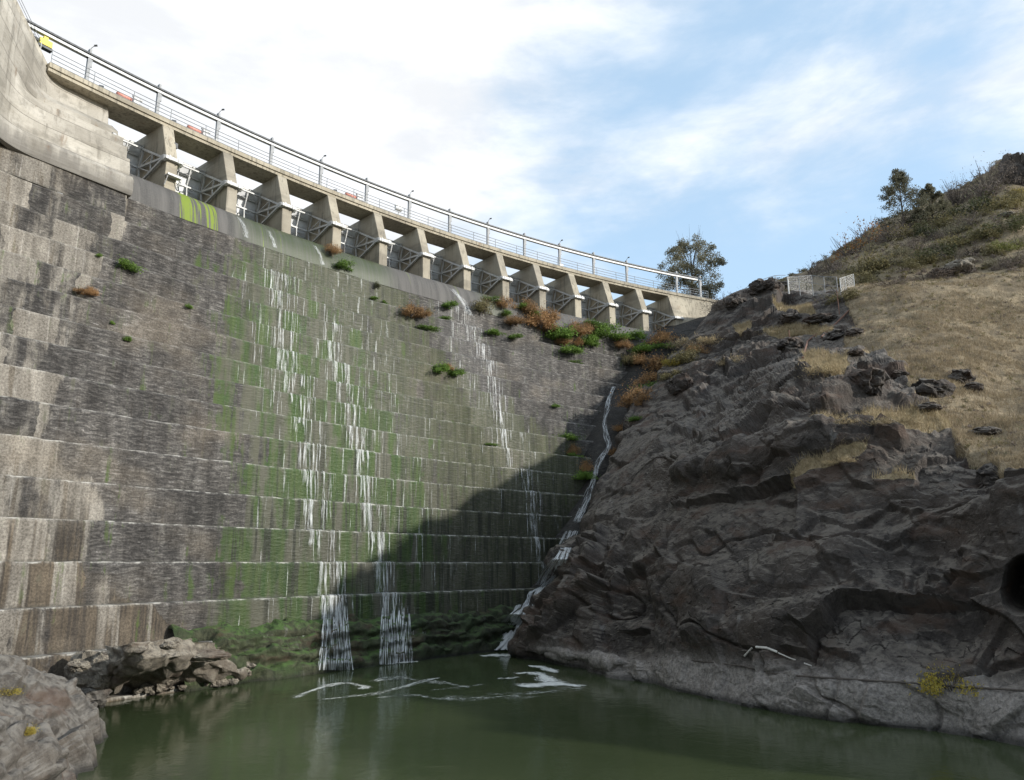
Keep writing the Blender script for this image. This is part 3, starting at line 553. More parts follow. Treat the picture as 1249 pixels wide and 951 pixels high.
tu = np.concatenate([np.linspace(i, i+1, w, endpoint=False) for i, w in enumerate(wu)]+[[len(wu)]]); tv = np.concatenate([np.linspace(i, i+1, w, endpoint=False) for i, w in enumerate(wv)]+[[len(wv)]])
B = crom(ST, tu); B = crom(B.transpose(1, 0, 2), tv)          # (v, u, 3)
NV, NU = B.shape[:2]
def gnorm(G):
    a_ = np.gradient(G, axis=1); b_ = np.gradient(G, axis=0); n_ = np.cross(a_, b_); return n_/(np.linalg.norm(n_, axis=2)[..., None]+1e-9)
Nn = gnorm(B); 
if ((CAM-B)*Nn).sum(2).mean() < 0: Nn = -Nn
P = B.reshape(-1, 3); px, py = chart(P); tuu = np.repeat(tu[None], NV, 0).ravel(); tvv = np.repeat(tv[:, None], NU, 1).ravel()
wob = fbm(P/3., 4, 77); px2 = px+wob*14; py2 = py+fbm(P/2.5, 4, 78)*12
front = (tuu > 3.2)
gpoly = [(1026, 352), (1046, 392), (1030, 425), (1062, 436), (1100, 452), (1118, 492), (1150, 518), (1185, 553), (1249, 588), (1700, 640), (1900, 100), (1400, 200), (1040, 325)]
patches = [[(985, 438), (1035, 440), (1030, 466), (975, 462)], [(992, 512), (1062, 500), (1130, 506), (1175, 530), (1130, 528), (1060, 512), (1000, 522)], [(930, 402), (962, 396), (1015, 398), (1005, 412), (940, 415)], [(955, 585), (990, 556), (1060, 545), (1050, 556), (1000, 572)], [(890, 400), (920, 395), (912, 410)], [(940, 372), (985, 368), (1000, 385), (950, 380)], [(1060, 585), (1100, 570), (1120, 580)]]
gm_ = in_poly(px2, py2, gpoly) & (tvv > 4.3) & front; pt_ = np.zeros(len(px), bool)
for q in patches: pt_ |= in_poly(px+wob*8, py+fbm(P/2., 3, 79)*7, q) & front
gs = gm_.astype(float).reshape(NV, NU); 
def blur(a, n=2):
    for _ in range(n):
        a = (a+np.roll(a, 1, 0)+np.roll(a, -1, 0))/3; a = (a+np.roll(a, 1, 1)+np.roll(a, -1, 1))/3
    return a
gsoft = blur(gs, 3).ravel(); psoft = blur(pt_.astype(float).reshape(NV, NU), 2).ravel()
soft = np.maximum(gsoft, psoft*.7)
aniso = np.array([1, 1, 1.35]); Q = P*aniso+fbm(P/4., 3, 60)[:, None]*.8
f1, c1 = facet(Q/6.5, 10, .9); f2, c2 = facet(Q/2.6, 20, .9); f3, c3 = facet(Q/1.05, 30, .8); f4, c4 = facet(Q/.42, 40, .8)
bed = np.sin((P[:, 2]*1.0+P[:, 1]*.12+fbm(P/7., 3, 50)*1.6)*2*math.pi/2.9)
sm_ = lambda q, n: blur(q.reshape(NV, NU), n).ravel()
rid = lambda sc, o, sd: 1-np.abs(fbm(Q/sc, o, sd))*2.6
mod = sst(fbm(P/5.5, 3, 67), -.15, .25)
rk = 1.15*fbm(P/9., 3, 1)+1.15*sm_(f1, 1)+.70*sm_(f2, 1)*(.5+.7*mod)+.34*sm_(f3, 1)*(.25+.75*mod)+.07*f4+.22*bed-.38*sst(rid(6.5, 3, 61), .88, 1.)+.06*fbm(P/.5, 4, 66)
rk *= 1-.55*(1-sst(tuu, 3.8, 5.2))*sst(tvv, 4, 5)
low = 1-sst(tvv, 2.4, 3.4)                                    # water-worn shelf at the foot
rk = rk*(1-.55*low)+low*.25*fbm(P/2., 4, 5)
rk *= (1-.6*sst(tvv, 7.6, 9)*sst(tuu, 5.3, 6))*np.clip((tuu-.9)/1.6, .15, 1)*(1-.45*sst(tvv, 3, 4)*(1-sst(tvv, 5, 5.5))*sst(tuu, 4, 5))
disp = rk*(1-.93*gsoft)*(1-.55*psoft)+gsoft*(.26*fbm(P/1.3, 5, 6)+.5*fbm(P/6., 3, 7))
disp *= 1-sst(tvv, 10.2, 11)*.5
disp *= 1-.8*(1-sst(np.sqrt(((P-at(1249, 715, 27.2))**2).sum(1)), .9, 2.2))
# bench lip and the mouth of a cave
cave = at(1249, 715, 27.2); dc = np.sqrt((((P-cave)/np.array([.85, .85, 1.3]))**2).sum(1)); cv = 1-sst(dc, .62, .95)
D3 = (P+Nn.reshape(-1, 3)*disp[:, None]); D3 = D3+cv[:, None]*np.array([3.2, .8, -.1])
crack = np.minimum(c1, c2)
def submesh(mask_faces, Gv, at):
    idx = np.arange(NV*NU).reshape(NV, NU); q = np.stack([idx[:-1, :-1], idx[:-1, 1:], idx[1:, 1:], idx[1:, :-1]], -1).reshape(-1, 4)[mask_faces]
    used, inv = np.unique(q, return_inverse=True); m_ = MB(); m_.v = [Gv[used]]; m_.n = len(used); m_.f = [tuple(int(t) for t in r) for r in inv.reshape(-1, 4)]
    m_.at = {k: a[used] for k, a in at.items()}; return m_
fg = gs[:-1, :-1]+gs[1:, 1:]+gs[:-1, 1:]+gs[1:, :-1]; fm = (fg.ravel() >= 2)
zz = D3[:, 2]; shelf = np.clip((1-sst(tvv, 2.1, 3.0))*.9+.25*psoft*0, 0, 1)*sst(tuu, 3.3, 3.8); wetm = np.clip((1-sst(zz, .05, .35))+(1-sst(tuu, 2.4, 3.1)), 0, 1)
ATR = dict(grass=psoft, crack=crack, shelf=shelf, wet=wetm, scrub=np.zeros(len(P)))
cliff = tag(build('cliff', submesh(~fm, D3, ATR), MT['rock'], loc=(-10, 110, 0)), 'dark basalt cliff dropping to the pool at the right end of the dam', None, None, 'structure')
hillside = tag(build('hillside', submesh(fm, D3, ATR), MT['slope'], smooth=True, loc=(0, 110, 20)), 'dry tan grass slope above the dark cliff', None, None, 'structure')
# ---- scrub hill behind
H = [[(700, 470, 128), (700, 460, 134), (700, 452, 142), (700, 448, 150)], [(880, 402, 110), (880, 388, 118), (880, 384, 130), (880, 382, 138)], [(940, 378, 100), (940, 358, 112), (944, 350, 125), (946, 349, 135)], [(985, 372, 92), (988, 347, 104), (992, 334, 118), (992, 333, 130)], [(1040, 365, 89), (1040, 328, 99), (1042, 306, 113), (1042, 303, 124)],
     [(1100, 356, 86), (1100, 308, 98), (1098, 274, 116), (1098, 271, 127)], [(1150, 352, 84), (1150, 292, 101), (1150, 252, 121), (1150, 248, 132)], [(1200, 350, 82), (1200, 278, 99), (1200, 227, 123), (1200, 222, 134)], [(1249, 350, 80), (1249, 268, 98), (1249, 205, 126), (1249, 198, 138)], [(1420, 350, 78), (1420, 300, 97), (1420, 255, 128), (1420, 250, 140)], [(1900, 350, 70), (1900, 320, 95), (1900, 300, 130), (1900, 300, 142)]]
Hs = np.array([[at(*q) for q in s] for s in H]); hb = Hs[:, :1]+np.array([0, 0, -3.]); he = Hs[:, -1:]+(Hs[:, -1:]-CAM)*np.array([.15, .15, 0])-np.array([0, 0, 6.]); Hs = np.concatenate([hb, Hs, he], 1)
G = crom(Hs, np.linspace(0, len(H)-1, 260)); G = crom(G.transpose(1, 0, 2), np.linspace(0, 5, 130)); Pg = G.reshape(-1, 3)
G[..., 2] += (fbm(Pg/7., 5, 91)*.9+fbm(Pg/1.4, 3, 92)*.22).reshape(G.shape[:2]); m_ = MB(); m_.grid(G); m_.at = {'scrub': np.ones(len(Pg))*.7}
hill = tag(build('hill', m_, MT['slope'], smooth=True), 'brush-covered hill rising behind the slope', None, None, 'structure')

# ================================================================== WATER, BED, NEAR BANK, TOE LEDGE
m_ = MB(); m_.add([(-140, -20, 0), (30, -20, 0), (30, 130, 0), (-140, 130, 0)], [(0, 1, 2, 3)]); tag(build('water', m_, MT['water']), 'still dark green pool at the foot of the dam', None, None, 'structure')
m_ = MB(); m_.add([(-1500, -1500, -4), (1500, -1500, -4), (1500, 1500, -4), (-1500, 1500, -4)], [(0, 1, 2, 3)]); tag(build('riverbed', m_, MT['bed']), 'muddy river bed under the pool', None, None, 'structure')
def loft(name, ST, nu, nv, mat, dispf, label=None, kind=None, cat=None, at_=None, flip=False):
    G = crom(np.array(ST), np.linspace(0, len(ST)-1, nu)); G = crom(G.transpose(1, 0, 2), np.linspace(0, len(ST[0])-1, nv)); Nn = gnorm(G)
    if ((CAM+[0, 0, 4]-G)*Nn).sum(2).mean() < 0: Nn = -Nn
    P = G.reshape(-1, 3); d = blur(dispf(P).reshape(G.shape[:2]), 2).ravel(); V = P+Nn.reshape(-1, 3)*d[:, None]; m_ = MB(); m_.grid(V.reshape(G.shape)); m_.at = {'crack': d*0+1, 'shelf': d*0, 'grass': d*0, 'wet': 1-sst(V[:, 2], .03, .3), **(at_(V) if at_ else {})}
    return tag(build(name, m_, mat), label, cat, None, kind)
zp = lambda x, y, z: at_z(x, y, z)
def rockd(a_, sd, s1=3., s2=1.1, fine=1.):
    def f(P):
        q = P+fbm(P/2., 3, sd)[:, None]*.4; u1, k1 = facet(q/s1, sd+3, .8); u2, k2 = facet(q/s2, sd+9, .8); u3, k3 = facet(q/.4, sd+15, .8)
        return a_*(.5*u1+.3*u2+.09*fine*u3+.4*fbm(P/2.5, 5, sd)-.22*sst(1-np.abs(fbm(q/1.7, 3, sd+5))*2.6, .85, 1.)+.05*fbm(P/.3, 4, sd+7))
    return f
def nearz(x, y, z): return at_z(x, y, z)
bank = [[W_(-75, 130, 7), W_(-62, 126, 5), nearz(-120, 785, 2.6), nearz(0, 803, 2.0), nearz(45, 815, 1.3), nearz(82, 838, .5), nearz(98, 846, -.4), nearz(112, 850, -2)],
        [W_(-72, 118, 7), W_(-60, 112, 5), nearz(-120, 812, 3.2), nearz(0, 826, 2.6), nearz(55, 842, 1.9), nearz(98, 866, .7), nearz(118, 883, -.2), nearz(135, 900, -2)],
        [W_(-70, 108, 6.5), W_(-59, 104, 4.6), nearz(-120, 860, 2.9), nearz(0, 866, 2.2), nearz(55, 882, 1.7), nearz(98, 908, .6), nearz(112, 930, -.2), nearz(130, 950, -2)],
        [W_(-70, 98, 6), W_(-58, 96, 4.2), nearz(-120, 930, 3.1), nearz(-10, 918, 2.4), nearz(45, 935, 1.6), nearz(85, 955, .6), nearz(104, 975, -.2), nearz(120, 1000, -2)],
        [W_(-70, 84, 4.6), W_(-60, 84, 3.6), W_(-56, 86, 3.2), W_(-53, 88, 2.8), W_(-51, 88.5, 1.8), W_(-49, 89, .6), W_(-48, 89, -.3), W_(-46.5, 89, -2)],
        [W_(-70, 66, 4.3), W_(-60, 66, 4), W_(-56, 66, 3.6), W_(-53, 66, 3), W_(-50, 66, 2), W_(-48, 66, .6), W_(-47, 66, -.3), W_(-45, 66, -2)]]
loft('rock_bank', bank, 520, 380, MT['bank'], rockd(1.0, 210, 3.0, 1.2, .7), 'fractured grey rock shore at the near left corner', 'structure')
# eroded mossy ledge along the dam toe
ta = np.linspace(math.radians(-18.2), math.radians(-6.2), 26); TS = []
for i, a_ in enumerate(ta):
    w = .55+.45*math.sin(i*1.7)*math.cos(i*.6); ex = 1.0*np.interp(math.degrees(a_), [-18.2, -17.4, -13, -9, -6.2], [.5, .8, 1., .9, .5])
    TS.append([pol(128.9, a_, 2.7), pol(128.2, a_, 2.35+.3*w), pol(127.85-.35*w*ex, a_, 2.15), pol(127.7-.35*w*ex, a_, 1.5), pol(127.45-.4*w*ex, a_, 1.35), pol(127.35-.4*w*ex, a_, .65), pol(127.15-.35*ex, a_, .5), pol(127.0-.35*ex, a_, -2.)])
def toed(P):
    q = P*np.array([1, 1, 2.2]); u1, k1 = facet(q/2.2, 310, .7); u2, k2 = facet(q/.8, 320, .8); 
    d = .27*u1+.24*u2+.2*fbm(P/1.5, 4, 311)+.10*fbm(P*np.array([1, 1, 3])/.4, 4, 312)-.22*(np.sin(P[:, 2]*9+fbm(P/1.6, 3, 313)*5) > .72); hole = pol(128.1, math.radians(-17.5), 2.1); return d-1.5*(1-sst(np.sqrt(((P-hole)**2).sum(1)), .25, .75))
loft('rock_ledge', TS, 420, 90, MT['toe'], toed, 'mossy eroded rock ledge at the foot of the dam under the falls', None, 'ledge', lambda V: {'wet': .45*sst(np.degrees(np.arctan2(V[:, 0], V[:, 1])), -12.5, -10.5)+(1-sst(V[:, 2], .02, .15))})
# ---- loose rocks
def rock(name, c, size, mat, label, group=None, seed=0, n=22, rot=0., sharp=.34, cat='boulder'):
    u = np.linspace(0, math.pi, n); w = np.linspace(0, 2*math.pi, 2*n, endpoint=False); uu, ww = np.meshgrid(u, w, indexing='ij'); S = np.stack([np.sin(uu)*np.cos(ww), np.sin(uu)*np.sin(ww), np.cos(uu)], -1).reshape(-1, 3)
    f_, k_ = facet(S*1.1+seed*3.1, seed, .9); g_, h_ = facet(S*2.7+seed*1.1, seed+5, .9); r = 1+sharp*f_+sharp*.35*g_+.12*fbm(S*2+seed, 4, seed); V = S*r[:, None]*np.array(size)
    cr, sr = math.cos(rot), math.sin(rot); V = np.stack([V[:, 0]*cr-V[:, 1]*sr, V[:, 0]*sr+V[:, 1]*cr, V[:, 2]], 1); m_ = MB(); L = len(w); V[:L] = V[:L].mean(0); V[-L:] = V[-L:].mean(0)
    F = [(i*L+j, (i+1)*L+j, (i+1)*L+(j+1) % L, i*L+(j+1) % L) for i in range(n-1) for j in range(L)]; m_.add(V+np.array(c), F); k = len(V); m_.at = {'crack': np.ones(k), 'shelf': np.zeros(k), 'grass': np.zeros(k), 'wet': 1-sst(V[:, 2]+c[2], .02, .2) if c[2] < 2 else np.zeros(k)}
    o = build(name, m_, mat, loc=(c[0], c[1], c[2]-size[2]*.8)); return tag(o, label, cat, group) if label else o
# outcrop with rubble at the left toe of the dam
oc = [[nearz(120, 862, -.6), nearz(124, 845, .4), nearz(128, 826, 1.2), nearz(132, 806, 2.0), nearz(134, 790, 2.3)], [nearz(150, 858, -.6), nearz(152, 842, .4), nearz(155, 826, 1.3), nearz(158, 806, 2.1), nearz(160, 785, 2.8)],
      [nearz(200, 850, -.6), nearz(200, 836, .4), nearz(202, 820, 1.2), nearz(205, 802, 2.1), nearz(205, 778, 2.7)], [nearz(245, 842, -.6), nearz(245, 830, .4), nearz(245, 815, 1.1), nearz(245, 800, 1.7), nearz(248, 782, 2.3)], [nearz(280, 836, -.6), nearz(282, 827, .3), nearz(282, 818, .8), nearz(280, 806, 1.2), nearz(275, 792, 1.6)], [nearz(312, 830, -.6), nearz(310, 826, .1), nearz(306, 822, .3), nearz(300, 816, .5), nearz(292, 808, .7)]]
loft('rock_outcrop', oc, 150, 80, MT['tan'], rockd(.75, 420, 1.6, .6), 'pale broken rock outcrop at the left foot of the dam beside the pool', None, 'outcrop')
def dpt(px_, py_, R): 
    d = ray(px_, py_); a_ = d[0]**2+d[1]**2; b_ = 2*(CAM[0]*d[0]+CAM[1]*d[1]); c_ = CAM[0]**2+CAM[1]**2-R*R; return CAM+d*((-b_+math.sqrt(b_*b_-4*a_*c_))/(2*a_))
c = nearz(250, 800, 1.75); rock('concrete_slab', c, (1.15, .55, .26), MT['tan'], 'pale flat broken slab lying on top of the rock outcrop', None, 66, 20, -.35, .22, 'slab')
c = nearz(207, 787, 2.75); rock('boulder', c+[0, 0, 0], (.35, .28, .16), MT['tan'], 'small pale stone on top of the outcrop against the dam wall', None, 61)
c = nearz(105, 850, .45); rock('boulder', c, (.75, .6, .5), MT['bank'], 'rounded grey boulder at the water edge between the shore rock and the outcrop', None, 62)
c = nearz(112, 820, 1.4); rock('boulder', c, (.9, .8, .9), MT['tan'], 'dark upright rock wedged against the dam between the shore and the outcrop', None, 63)
c = nearz(95, 812, 2.0); rock('boulder', c, (.4, .35, .22), MT['tan'], 'small pale cobble on the shore rock against the base of the dam', None, 64)
rs = random.Random(5)
for i in range(46):
    x = 165+rs.random()*140; t_ = (x-165)/140; y = 848-18*t_-rs.random()**1.3*(34-14*t_); z = max(0.02, (848-18*t_-y)*.034); s = .10+.17*rs.random()
    o = rock('rubble_stone', nearz(x, y, z+.12), (s*1.3, s, s*.8), MT['tan'], None, None, 100+i, 8, rs.random()*6, .4)
    tag(o, 'small angular rubble stone among others on the outcrop beside the pool', 'stone', 'rubble stones on the outcrop')

# ================================================================== RAYCAST HELPERS for placing plants and things on the built ground
def bvh(objs):
    V = []; Fc = []; n = 0
    for o in objs:
        w = wloc(o); me = o.data; v = np.empty(len(me.vertices)*3, np.float32); me.vertices.foreach_get('co', v); v = v.reshape(-1, 3)+w; V.extend(map(tuple, v.tolist()))
        Fc.extend([tuple(i+n for i in p.vertices) for p in me.polygons]); n += len(v)
    return BVHTree.FromPolygons(V, Fc)
ogee_o = bpy.data.objects['spillway_crest']; bank_o = bpy.data.objects['rock_bank']
BV_D = bvh([face_o, ogee_o, bpy.data.objects['rock_ledge']]); BV_T = bvh([cliff, hillside, hill, bank_o]); BV_A = bvh([face_o, ogee_o, bpy.data.objects['rock_ledge'], cliff, hillside, hill, bank_o])
def hit(px_, py_, tree=None):
    r = (tree or BV_A).ray_cast(Vector(CAM), Vector(ray(px_, py_)), 400.)
    return (np.array(r[0]), np.array(r[1])) if r[0] is not None else (None, None)

# ================================================================== FALLING WATER
def fall(name, label, path, width, nf, group='cascades on the dam face', seed=0, out=.0):
    """path: [(angle deg, z)] from top to bottom; thin filaments run down every riser and over every tread"""
    r = random.Random(seed); path = sorted(path, key=lambda q: -q[1]); zs = [p[1] for p in path][::-1]; As = [p[0] for p in path][::-1]
    mb = MB(); UV = []; E_ = []
    def ribbon(pts, w, a_, fade=0):
        m = len(pts); X = np.array([math.cos(a_), -math.sin(a_), 0]); Y = np.array([math.sin(a_), math.cos(a_), 0]); xs = np.linspace(-.5, .5, 5); u0 = r.random()*50; G = []
        for i, p in enumerate(pts):
            ww = w*(.9+.15*math.sin(i*.8+u0)); G.append([np.array(p)+X*x*ww-Y*.05*(1-4*x*x) for x in xs])
        G = np.array(G); mb.grid(G); L = np.concatenate([[0], np.cumsum(np.linalg.norm(np.diff(np.array(pts), axis=0), axis=1))])
        for i in range(m):
            for x in xs: UV.append((u0+x*w, L[i]+u0)); E_.append((1-abs(2*x)**2.)*(1-fade*max(0, i-m+4)/3.2))
    so_ = [((j+.5)/nf-.5)*1.1+.12*(r.random()-.5) for j in range(nf)]; sw_ = [r.choice([.10, .15, .22, .34]) for j in range(nf)]
    for k in range(len(ZL)):
        zt = ZL[k]; zb = ZL[k+1] if k+1 < len(ZL) else 0
        if zt > zs[-1]+.4 or zb < zs[0]-2.2 or zt < 3.: continue
        zb = max(zb, 0)
        for j in range(nf):
            if r.random() < .24: continue
            a_ = math.radians(np.interp((zt+zb)/2, zs, As)); w = width*np.interp(zt, [3, 15, 30], [1.2, .8, .6])*sw_[j]*(.7+.6*r.random()); a_ += (so_[j]+.14*(r.random()-.5))*width/RL[k]; R = RL[k]
            short = 1 if r.random() < .72 else .3+.5*r.random()
            pts = [pol(RL[k-1]+.1 if k else R+.5, a_, zt+.05), pol(R+.1, a_, zt+.06), pol(R-.02, a_, zt+.02)]+[pol(R-.05-out-.10*f, a_+.0002*math.sin(f*5+j), zt+(zb-zt)*f*short) for f in np.linspace(.08, 1, 7)]
            ribbon(pts, w, a_, .95 if short < 1 else .25)
            if r.random() < .6 and zb > .1 and short == 1: ribbon([pol(R-.02, a_, zb+.05), pol((R+RL[k+1])/2, a_, zb+.04), pol(RL[k+1]+.05, a_, zb+.04)], w*2.2, a_)
    mb.uv = np.array(UV); mb.at = {'edge': E_}; return tag(build(name, mb, MT['fall']), label, 'waterfall', group)
A1 = [(-11.7, 31), (-11.8, 28.5), (-12.2, 24), (-12.6, 20), (-12.5, 18.2), (-13.2, 12.6), (-13.3, 10.4), (-13.5, 7.2), (-13.45, 4.3), (-13.5, 0)]
A2 = [(-10.3, 26), (-10.6, 22), (-10.6, 19.7), (-11.2, 14.4), (-11.6, 9.5), (-11.7, 5.7), (-11.4, 0)]
A3 = [(-3.9, 31.4), (-3.5, 29), (-3.1, 25.6), (-3.6, 20), (-4.5, 14.7), (-4.1, 11.9), (-4.8, 7.6), (-4.95, 4.6)]
fall('waterfall', 'leftmost white cascade down the green face, ending in the widest falls at the pool', A1, 1.9, 11, seed=1)
fall('waterfall', 'white cascade just right of the widest falls, ending in a forked fall at the pool', A2, 1.8, 9, seed=2)
fall('waterfall', 'white cascade falling from the wide sheet on the spillway, mid-right on the grey face', A3, 1.5, 8, seed=3)
fall('waterfall', 'short thin trickle on the dark lower steps between the forked fall and the cliff', [(-9.9, 6.3), (-9.8, 4.5), (-9.75, 2.4)], .7, 3, seed=4)
fall('waterfall', 'second thin trickle on the dark lower steps nearer the cliff', [(-8.9, 6.3), (-8.8, 2.6)], .4, 2, seed=5)
fall('waterfall', 'thin trickle on the upper green face left of the main cascade', [(-13.3, 30), (-13.4, 24), (-13.7, 19.5)], .8, 3, seed=6)
fall('waterfall', 'thin trickle on the upper face right of the main cascade', [(-9.3, 29.5), (-9.6, 24), (-9.9, 20)], .7, 2, seed=7)
fall('waterfall', 'broken thin trickle in the middle of the olive face between the two long cascades', [(-8.0, 21), (-8.6, 14), (-9.2, 9)], .6, 2, seed=8)
fall('waterfall', 'thin trickle on the grey face just left of the mid-right cascade', [(-5.6, 19), (-5.9, 12), (-5.7, 8.5)], .5, 2, seed=9)
fall('waterfall', 'thin trickle down the dark steps between the mid-right cascade and the cliff', [(-2.7, 14.5), (-3.2, 10), (-3.7, 6.5)], .5, 2, seed=10)
def sheet(pxs, w, label, seed):
    r = random.Random(seed); mb = MB(); UV = []; E_ = []; pts = []
    for x, y in pxs:
        h, n_ = hit(x, y, BV_D)
        if h is not None: pts.append(h+n_*.05*np.sign(n_@(CAM-h)))
    pts = crom(np.array(pts), np.linspace(0, len(pts)-1, 24)); xs = np.linspace(-.5, .5, 7); G = []
    for i, p in enumerate(pts):
        a_ = math.atan2(p[0], p[1]); X = np.array([math.cos(a_), -math.sin(a_), 0]); ww = w*(.8+.35*i/23)
        G.append([p+X*x*ww for x in xs]); UV += [(x*ww+seed*9, i*.18) for x in xs]; E_ += [(1-abs(2*x)**2)*1.0*min(1, i/3+.2) for x in xs]
    mb.grid(np.array(G)); mb.uv = np.array(UV); mb.at = {'edge': E_}; tag(build('waterfall', mb, MT['fall']), label, 'waterfall', 'sheets of water on the spillway crest')
sheet([(541, 344), (549, 351), (558, 360), (566, 370), (573, 384)], 1.7, 'broad white sheet of water sliding off the spillway below the seventh gate', 1)
sheet([(281, 256), (290, 264), (297, 276), (301, 290)], .8, 'white streak of water curving off the spillway below the third gate', 2)
sheet([(316, 270), (326, 280), (332, 291), (335, 302)], .7, 'thin white streak of water off the spillway left of the bright green clump', 3)
sheet([(373, 290), (383, 299), (390, 311), (393, 323)], .7, 'thin white streak of water off the spillway just right of the bright green clump', 4)
# cascade down the corner between the dam and the cliff
pts = []
for x, y in [(748, 472), (743, 485), (741, 500), (737, 515), (740, 530), (742, 543), (736, 555), (728, 570), (722, 590), (716, 608), (706, 630), (697, 650), (685, 675), (675, 695), (664, 712), (652, 722), (645, 738), (636, 748), (630, 760), (622, 775), (612, 792)]:
    h, n_ = hit(x, y, BV_A)
    if h is not None: pts.append(h+(CAM-h)/np.linalg.norm(CAM-h)*.35)
pts = np.array(pts); mb = MB(); UV = []; E_ = []; rr_ = random.Random(3)
for j in range(17):
    off = (rr_.random()-.5); q = crom(pts, np.linspace(0, len(pts)-1, 110)); w0 = .12+.24*rr_.random(); G = []; xs = np.linspace(-.5, .5, 5)
    for i, p in enumerate(q):
        d = (p-CAM)*np.array([1, 1, 0]); d /= np.linalg.norm(d); X = np.array([d[1], -d[0], 0]); tw = np.interp(i, [0, 45, 70, 95, 109], [.5, .6, 1.3, 2.0, 2.9]); ww = w0*tw*(.8+.5*math.sin(i*.7+j)); ctr = p+X*off*tw*.8+X*.10*math.sin(i*.5+j*2)
        G.append([ctr+X*x*ww-d*(.08*(1-4*x*x)+.02*j) for x in xs]); UV += [(x*ww*1.3+j*5, i*.22) for x in xs]; gap = 1 if (math.sin(i*.37+j*1.9)+math.sin(i*.9+j)) > -.9 else .15; E_ += [(1-abs(2*x)**2)*gap*np.interp(i, [0, 50, 90], [1, 1., 1.35]) for x in xs]
    mb.grid(np.array(G))
mb.uv = np.array(UV); mb.at = {'edge': E_}; tag(build('waterfall', mb, MT['fall']), 'white stream tumbling down the corner where the dam meets the dark cliff', 'waterfall')
# falls over the mossy toe ledge: strands that follow its surface
def toe_fall(label, x0, x1, ytop, ybot, n, seed, spread=1.25):
    r = random.Random(seed); mb = MB(); UV = []; E_ = []
    for j in range(n):
        xa = x0+(x1-x0)*(j+.2+.6*r.random())/n; xb = (x0+x1)/2+(xa-(x0+x1)/2)*spread; y0_ = ytop+(ybot-ytop)*.35*r.random()**1.5; P_ = []
        for f in np.linspace(0, 1, 16):
            h, n_ = hit(xa+(xb-xa)*f**1.4, y0_+(ybot-y0_)*f, BV_D)
            if h is None or h[2] < -.05: h, n_ = at_z(xa+(xb-xa)*f**1.4, y0_+(ybot-y0_)*f, .03), np.array([0, 0, 1.])
            P_.append(h+(CAM-h)/np.linalg.norm(CAM-h)*.12)
        P_ = crom(np.array(P_), np.linspace(0, 15, 46)); a_ = math.atan2(P_[0][0], P_[0][1]); X = np.array([math.cos(a_), -math.sin(a_), 0]); Y = np.array([math.sin(a_), math.cos(a_), 0]); w = (x1-x0)*48/FPX/n*(1.2+2.6*r.random()**2); xs = np.linspace(-.5, .5, 5); u0 = r.random()*40
        mb.grid(np.array([[p+X*(x*w*(.85+.2*math.sin(i*.2+u0)))-Y*.06*(1-4*x*x) for x in xs] for i, p in enumerate(P_)]))
        for i in range(46): UV += [(u0+x*w, u0+i*.09) for x in xs]; E_ += [(1-abs(2*x)**2)*(1.2+.3*math.sin(i*.3+u0))*min(1, i/4+.2) for x in xs]
    mb.uv = np.array(UV); mb.at = {'edge': E_}; tag(build('waterfall', mb, MT['fall']), label, 'waterfall', 'falls over the ledge at the foot of the dam')
toe_fall('widest white fall over the mossy ledge into the pool, below the leftmost cascade', 394, 424, 722, 817, 26, 1, 1.5)
toe_fall('left prong of the forked white fall over the ledge into the pool', 463, 481, 722, 810, 13, 2, 1.25)
toe_fall('right prong of the forked white fall over the ledge into the pool', 483, 500, 738, 808, 12, 3, 1.5)
# ---- foam on the pool
fm_ = MB(); FE = []; FD = []; FU = []
def foam_band(pxs, widths, dens, n=60):
    P = crom(np.array([at_z(x, y, .012+.004*len(fm_.v)*.2) for x, y in pxs]), np.linspace(0, len(pxs)-1, n)); W = 1.35*np.interp(np.linspace(0, 1, n), np.linspace(0, 1, len(widths)), widths)*(1+.35*np.sin(np.linspace(0, 1, n)*17+len(fm_.v)*2.1)); T = np.gradient(P, axis=0); T /= np.linalg.norm(T, axis=1)[:, None]; Nn = np.stack([T[:, 1], -T[:, 0], T[:, 0]*0], 1); xs = np.linspace(-.5, .5, 9)
    fm_.grid(np.array([P+Nn*(W*x)[:, None] for x in xs]).transpose(1, 0, 2))
    for i in range(n):
        for x in xs: FE.append((1-abs(2*x)**2)*min(1, i/8, (n-1-i)/8+.02)); FD.append(dens); FU.append((i*.16+len(fm_.v)*7, x*W[i]))
foam_band([(345, 858), (372, 845), (400, 836), (425, 833), (445, 838), (430, 843)], [.5, .8, 1.0, 1.0, .5], 0.52)
foam_band([(350, 856), (420, 850), (460, 845), (495, 837), (525, 828), (545, 826)], [.5, .9, 1.1, .9, .4], 0.50)
foam_band([(440, 836), (480, 826), (515, 830), (550, 834), (588, 841)], [1.0, 1.8, 1.8, 1.0], 0.38)
foam_band([(510, 852), (580, 851), (640, 846), (690, 840), (722, 838)], [2.0, 3.6, 3.4, 2.2, .6], 0.36)
foam_band([(440, 852), (500, 848), (540, 852), (560, 846)], [.6, 1.2, 1.0, .5], 0.34)
foam_band([(632, 838), (655, 835), (685, 834), (716, 838)], [.7, 2.0, 1.7, .5], 0.82)
foam_band([(626, 822), (646, 820), (662, 824), (670, 834)], [.5, .9, 1.1, 1.2], 0.80)
foam_band([(642, 811), (662, 814), (682, 821)], [.4, 1.1, .5], 0.83)
foam_band([(605, 827), (620, 827), (634, 825)], [.5, .9, .5], 0.54)
foam_band([(520, 842), (560, 838), (600, 833)], [.6, 1.0, .5], 0.34)
foam_band([(390, 818), (420, 815), (450, 811)], [.5, 1.2, .6], .72); foam_band([(455, 811), (485, 808), (514, 806)], [.5, 1.1, .5], .70); foam_band([(585, 800), (605, 799), (626, 799)], [.8, 1.6, 1.2], .85)
foam_band([(305, 831), (350, 823), (395, 814)], [.1, .2, .15], .85)
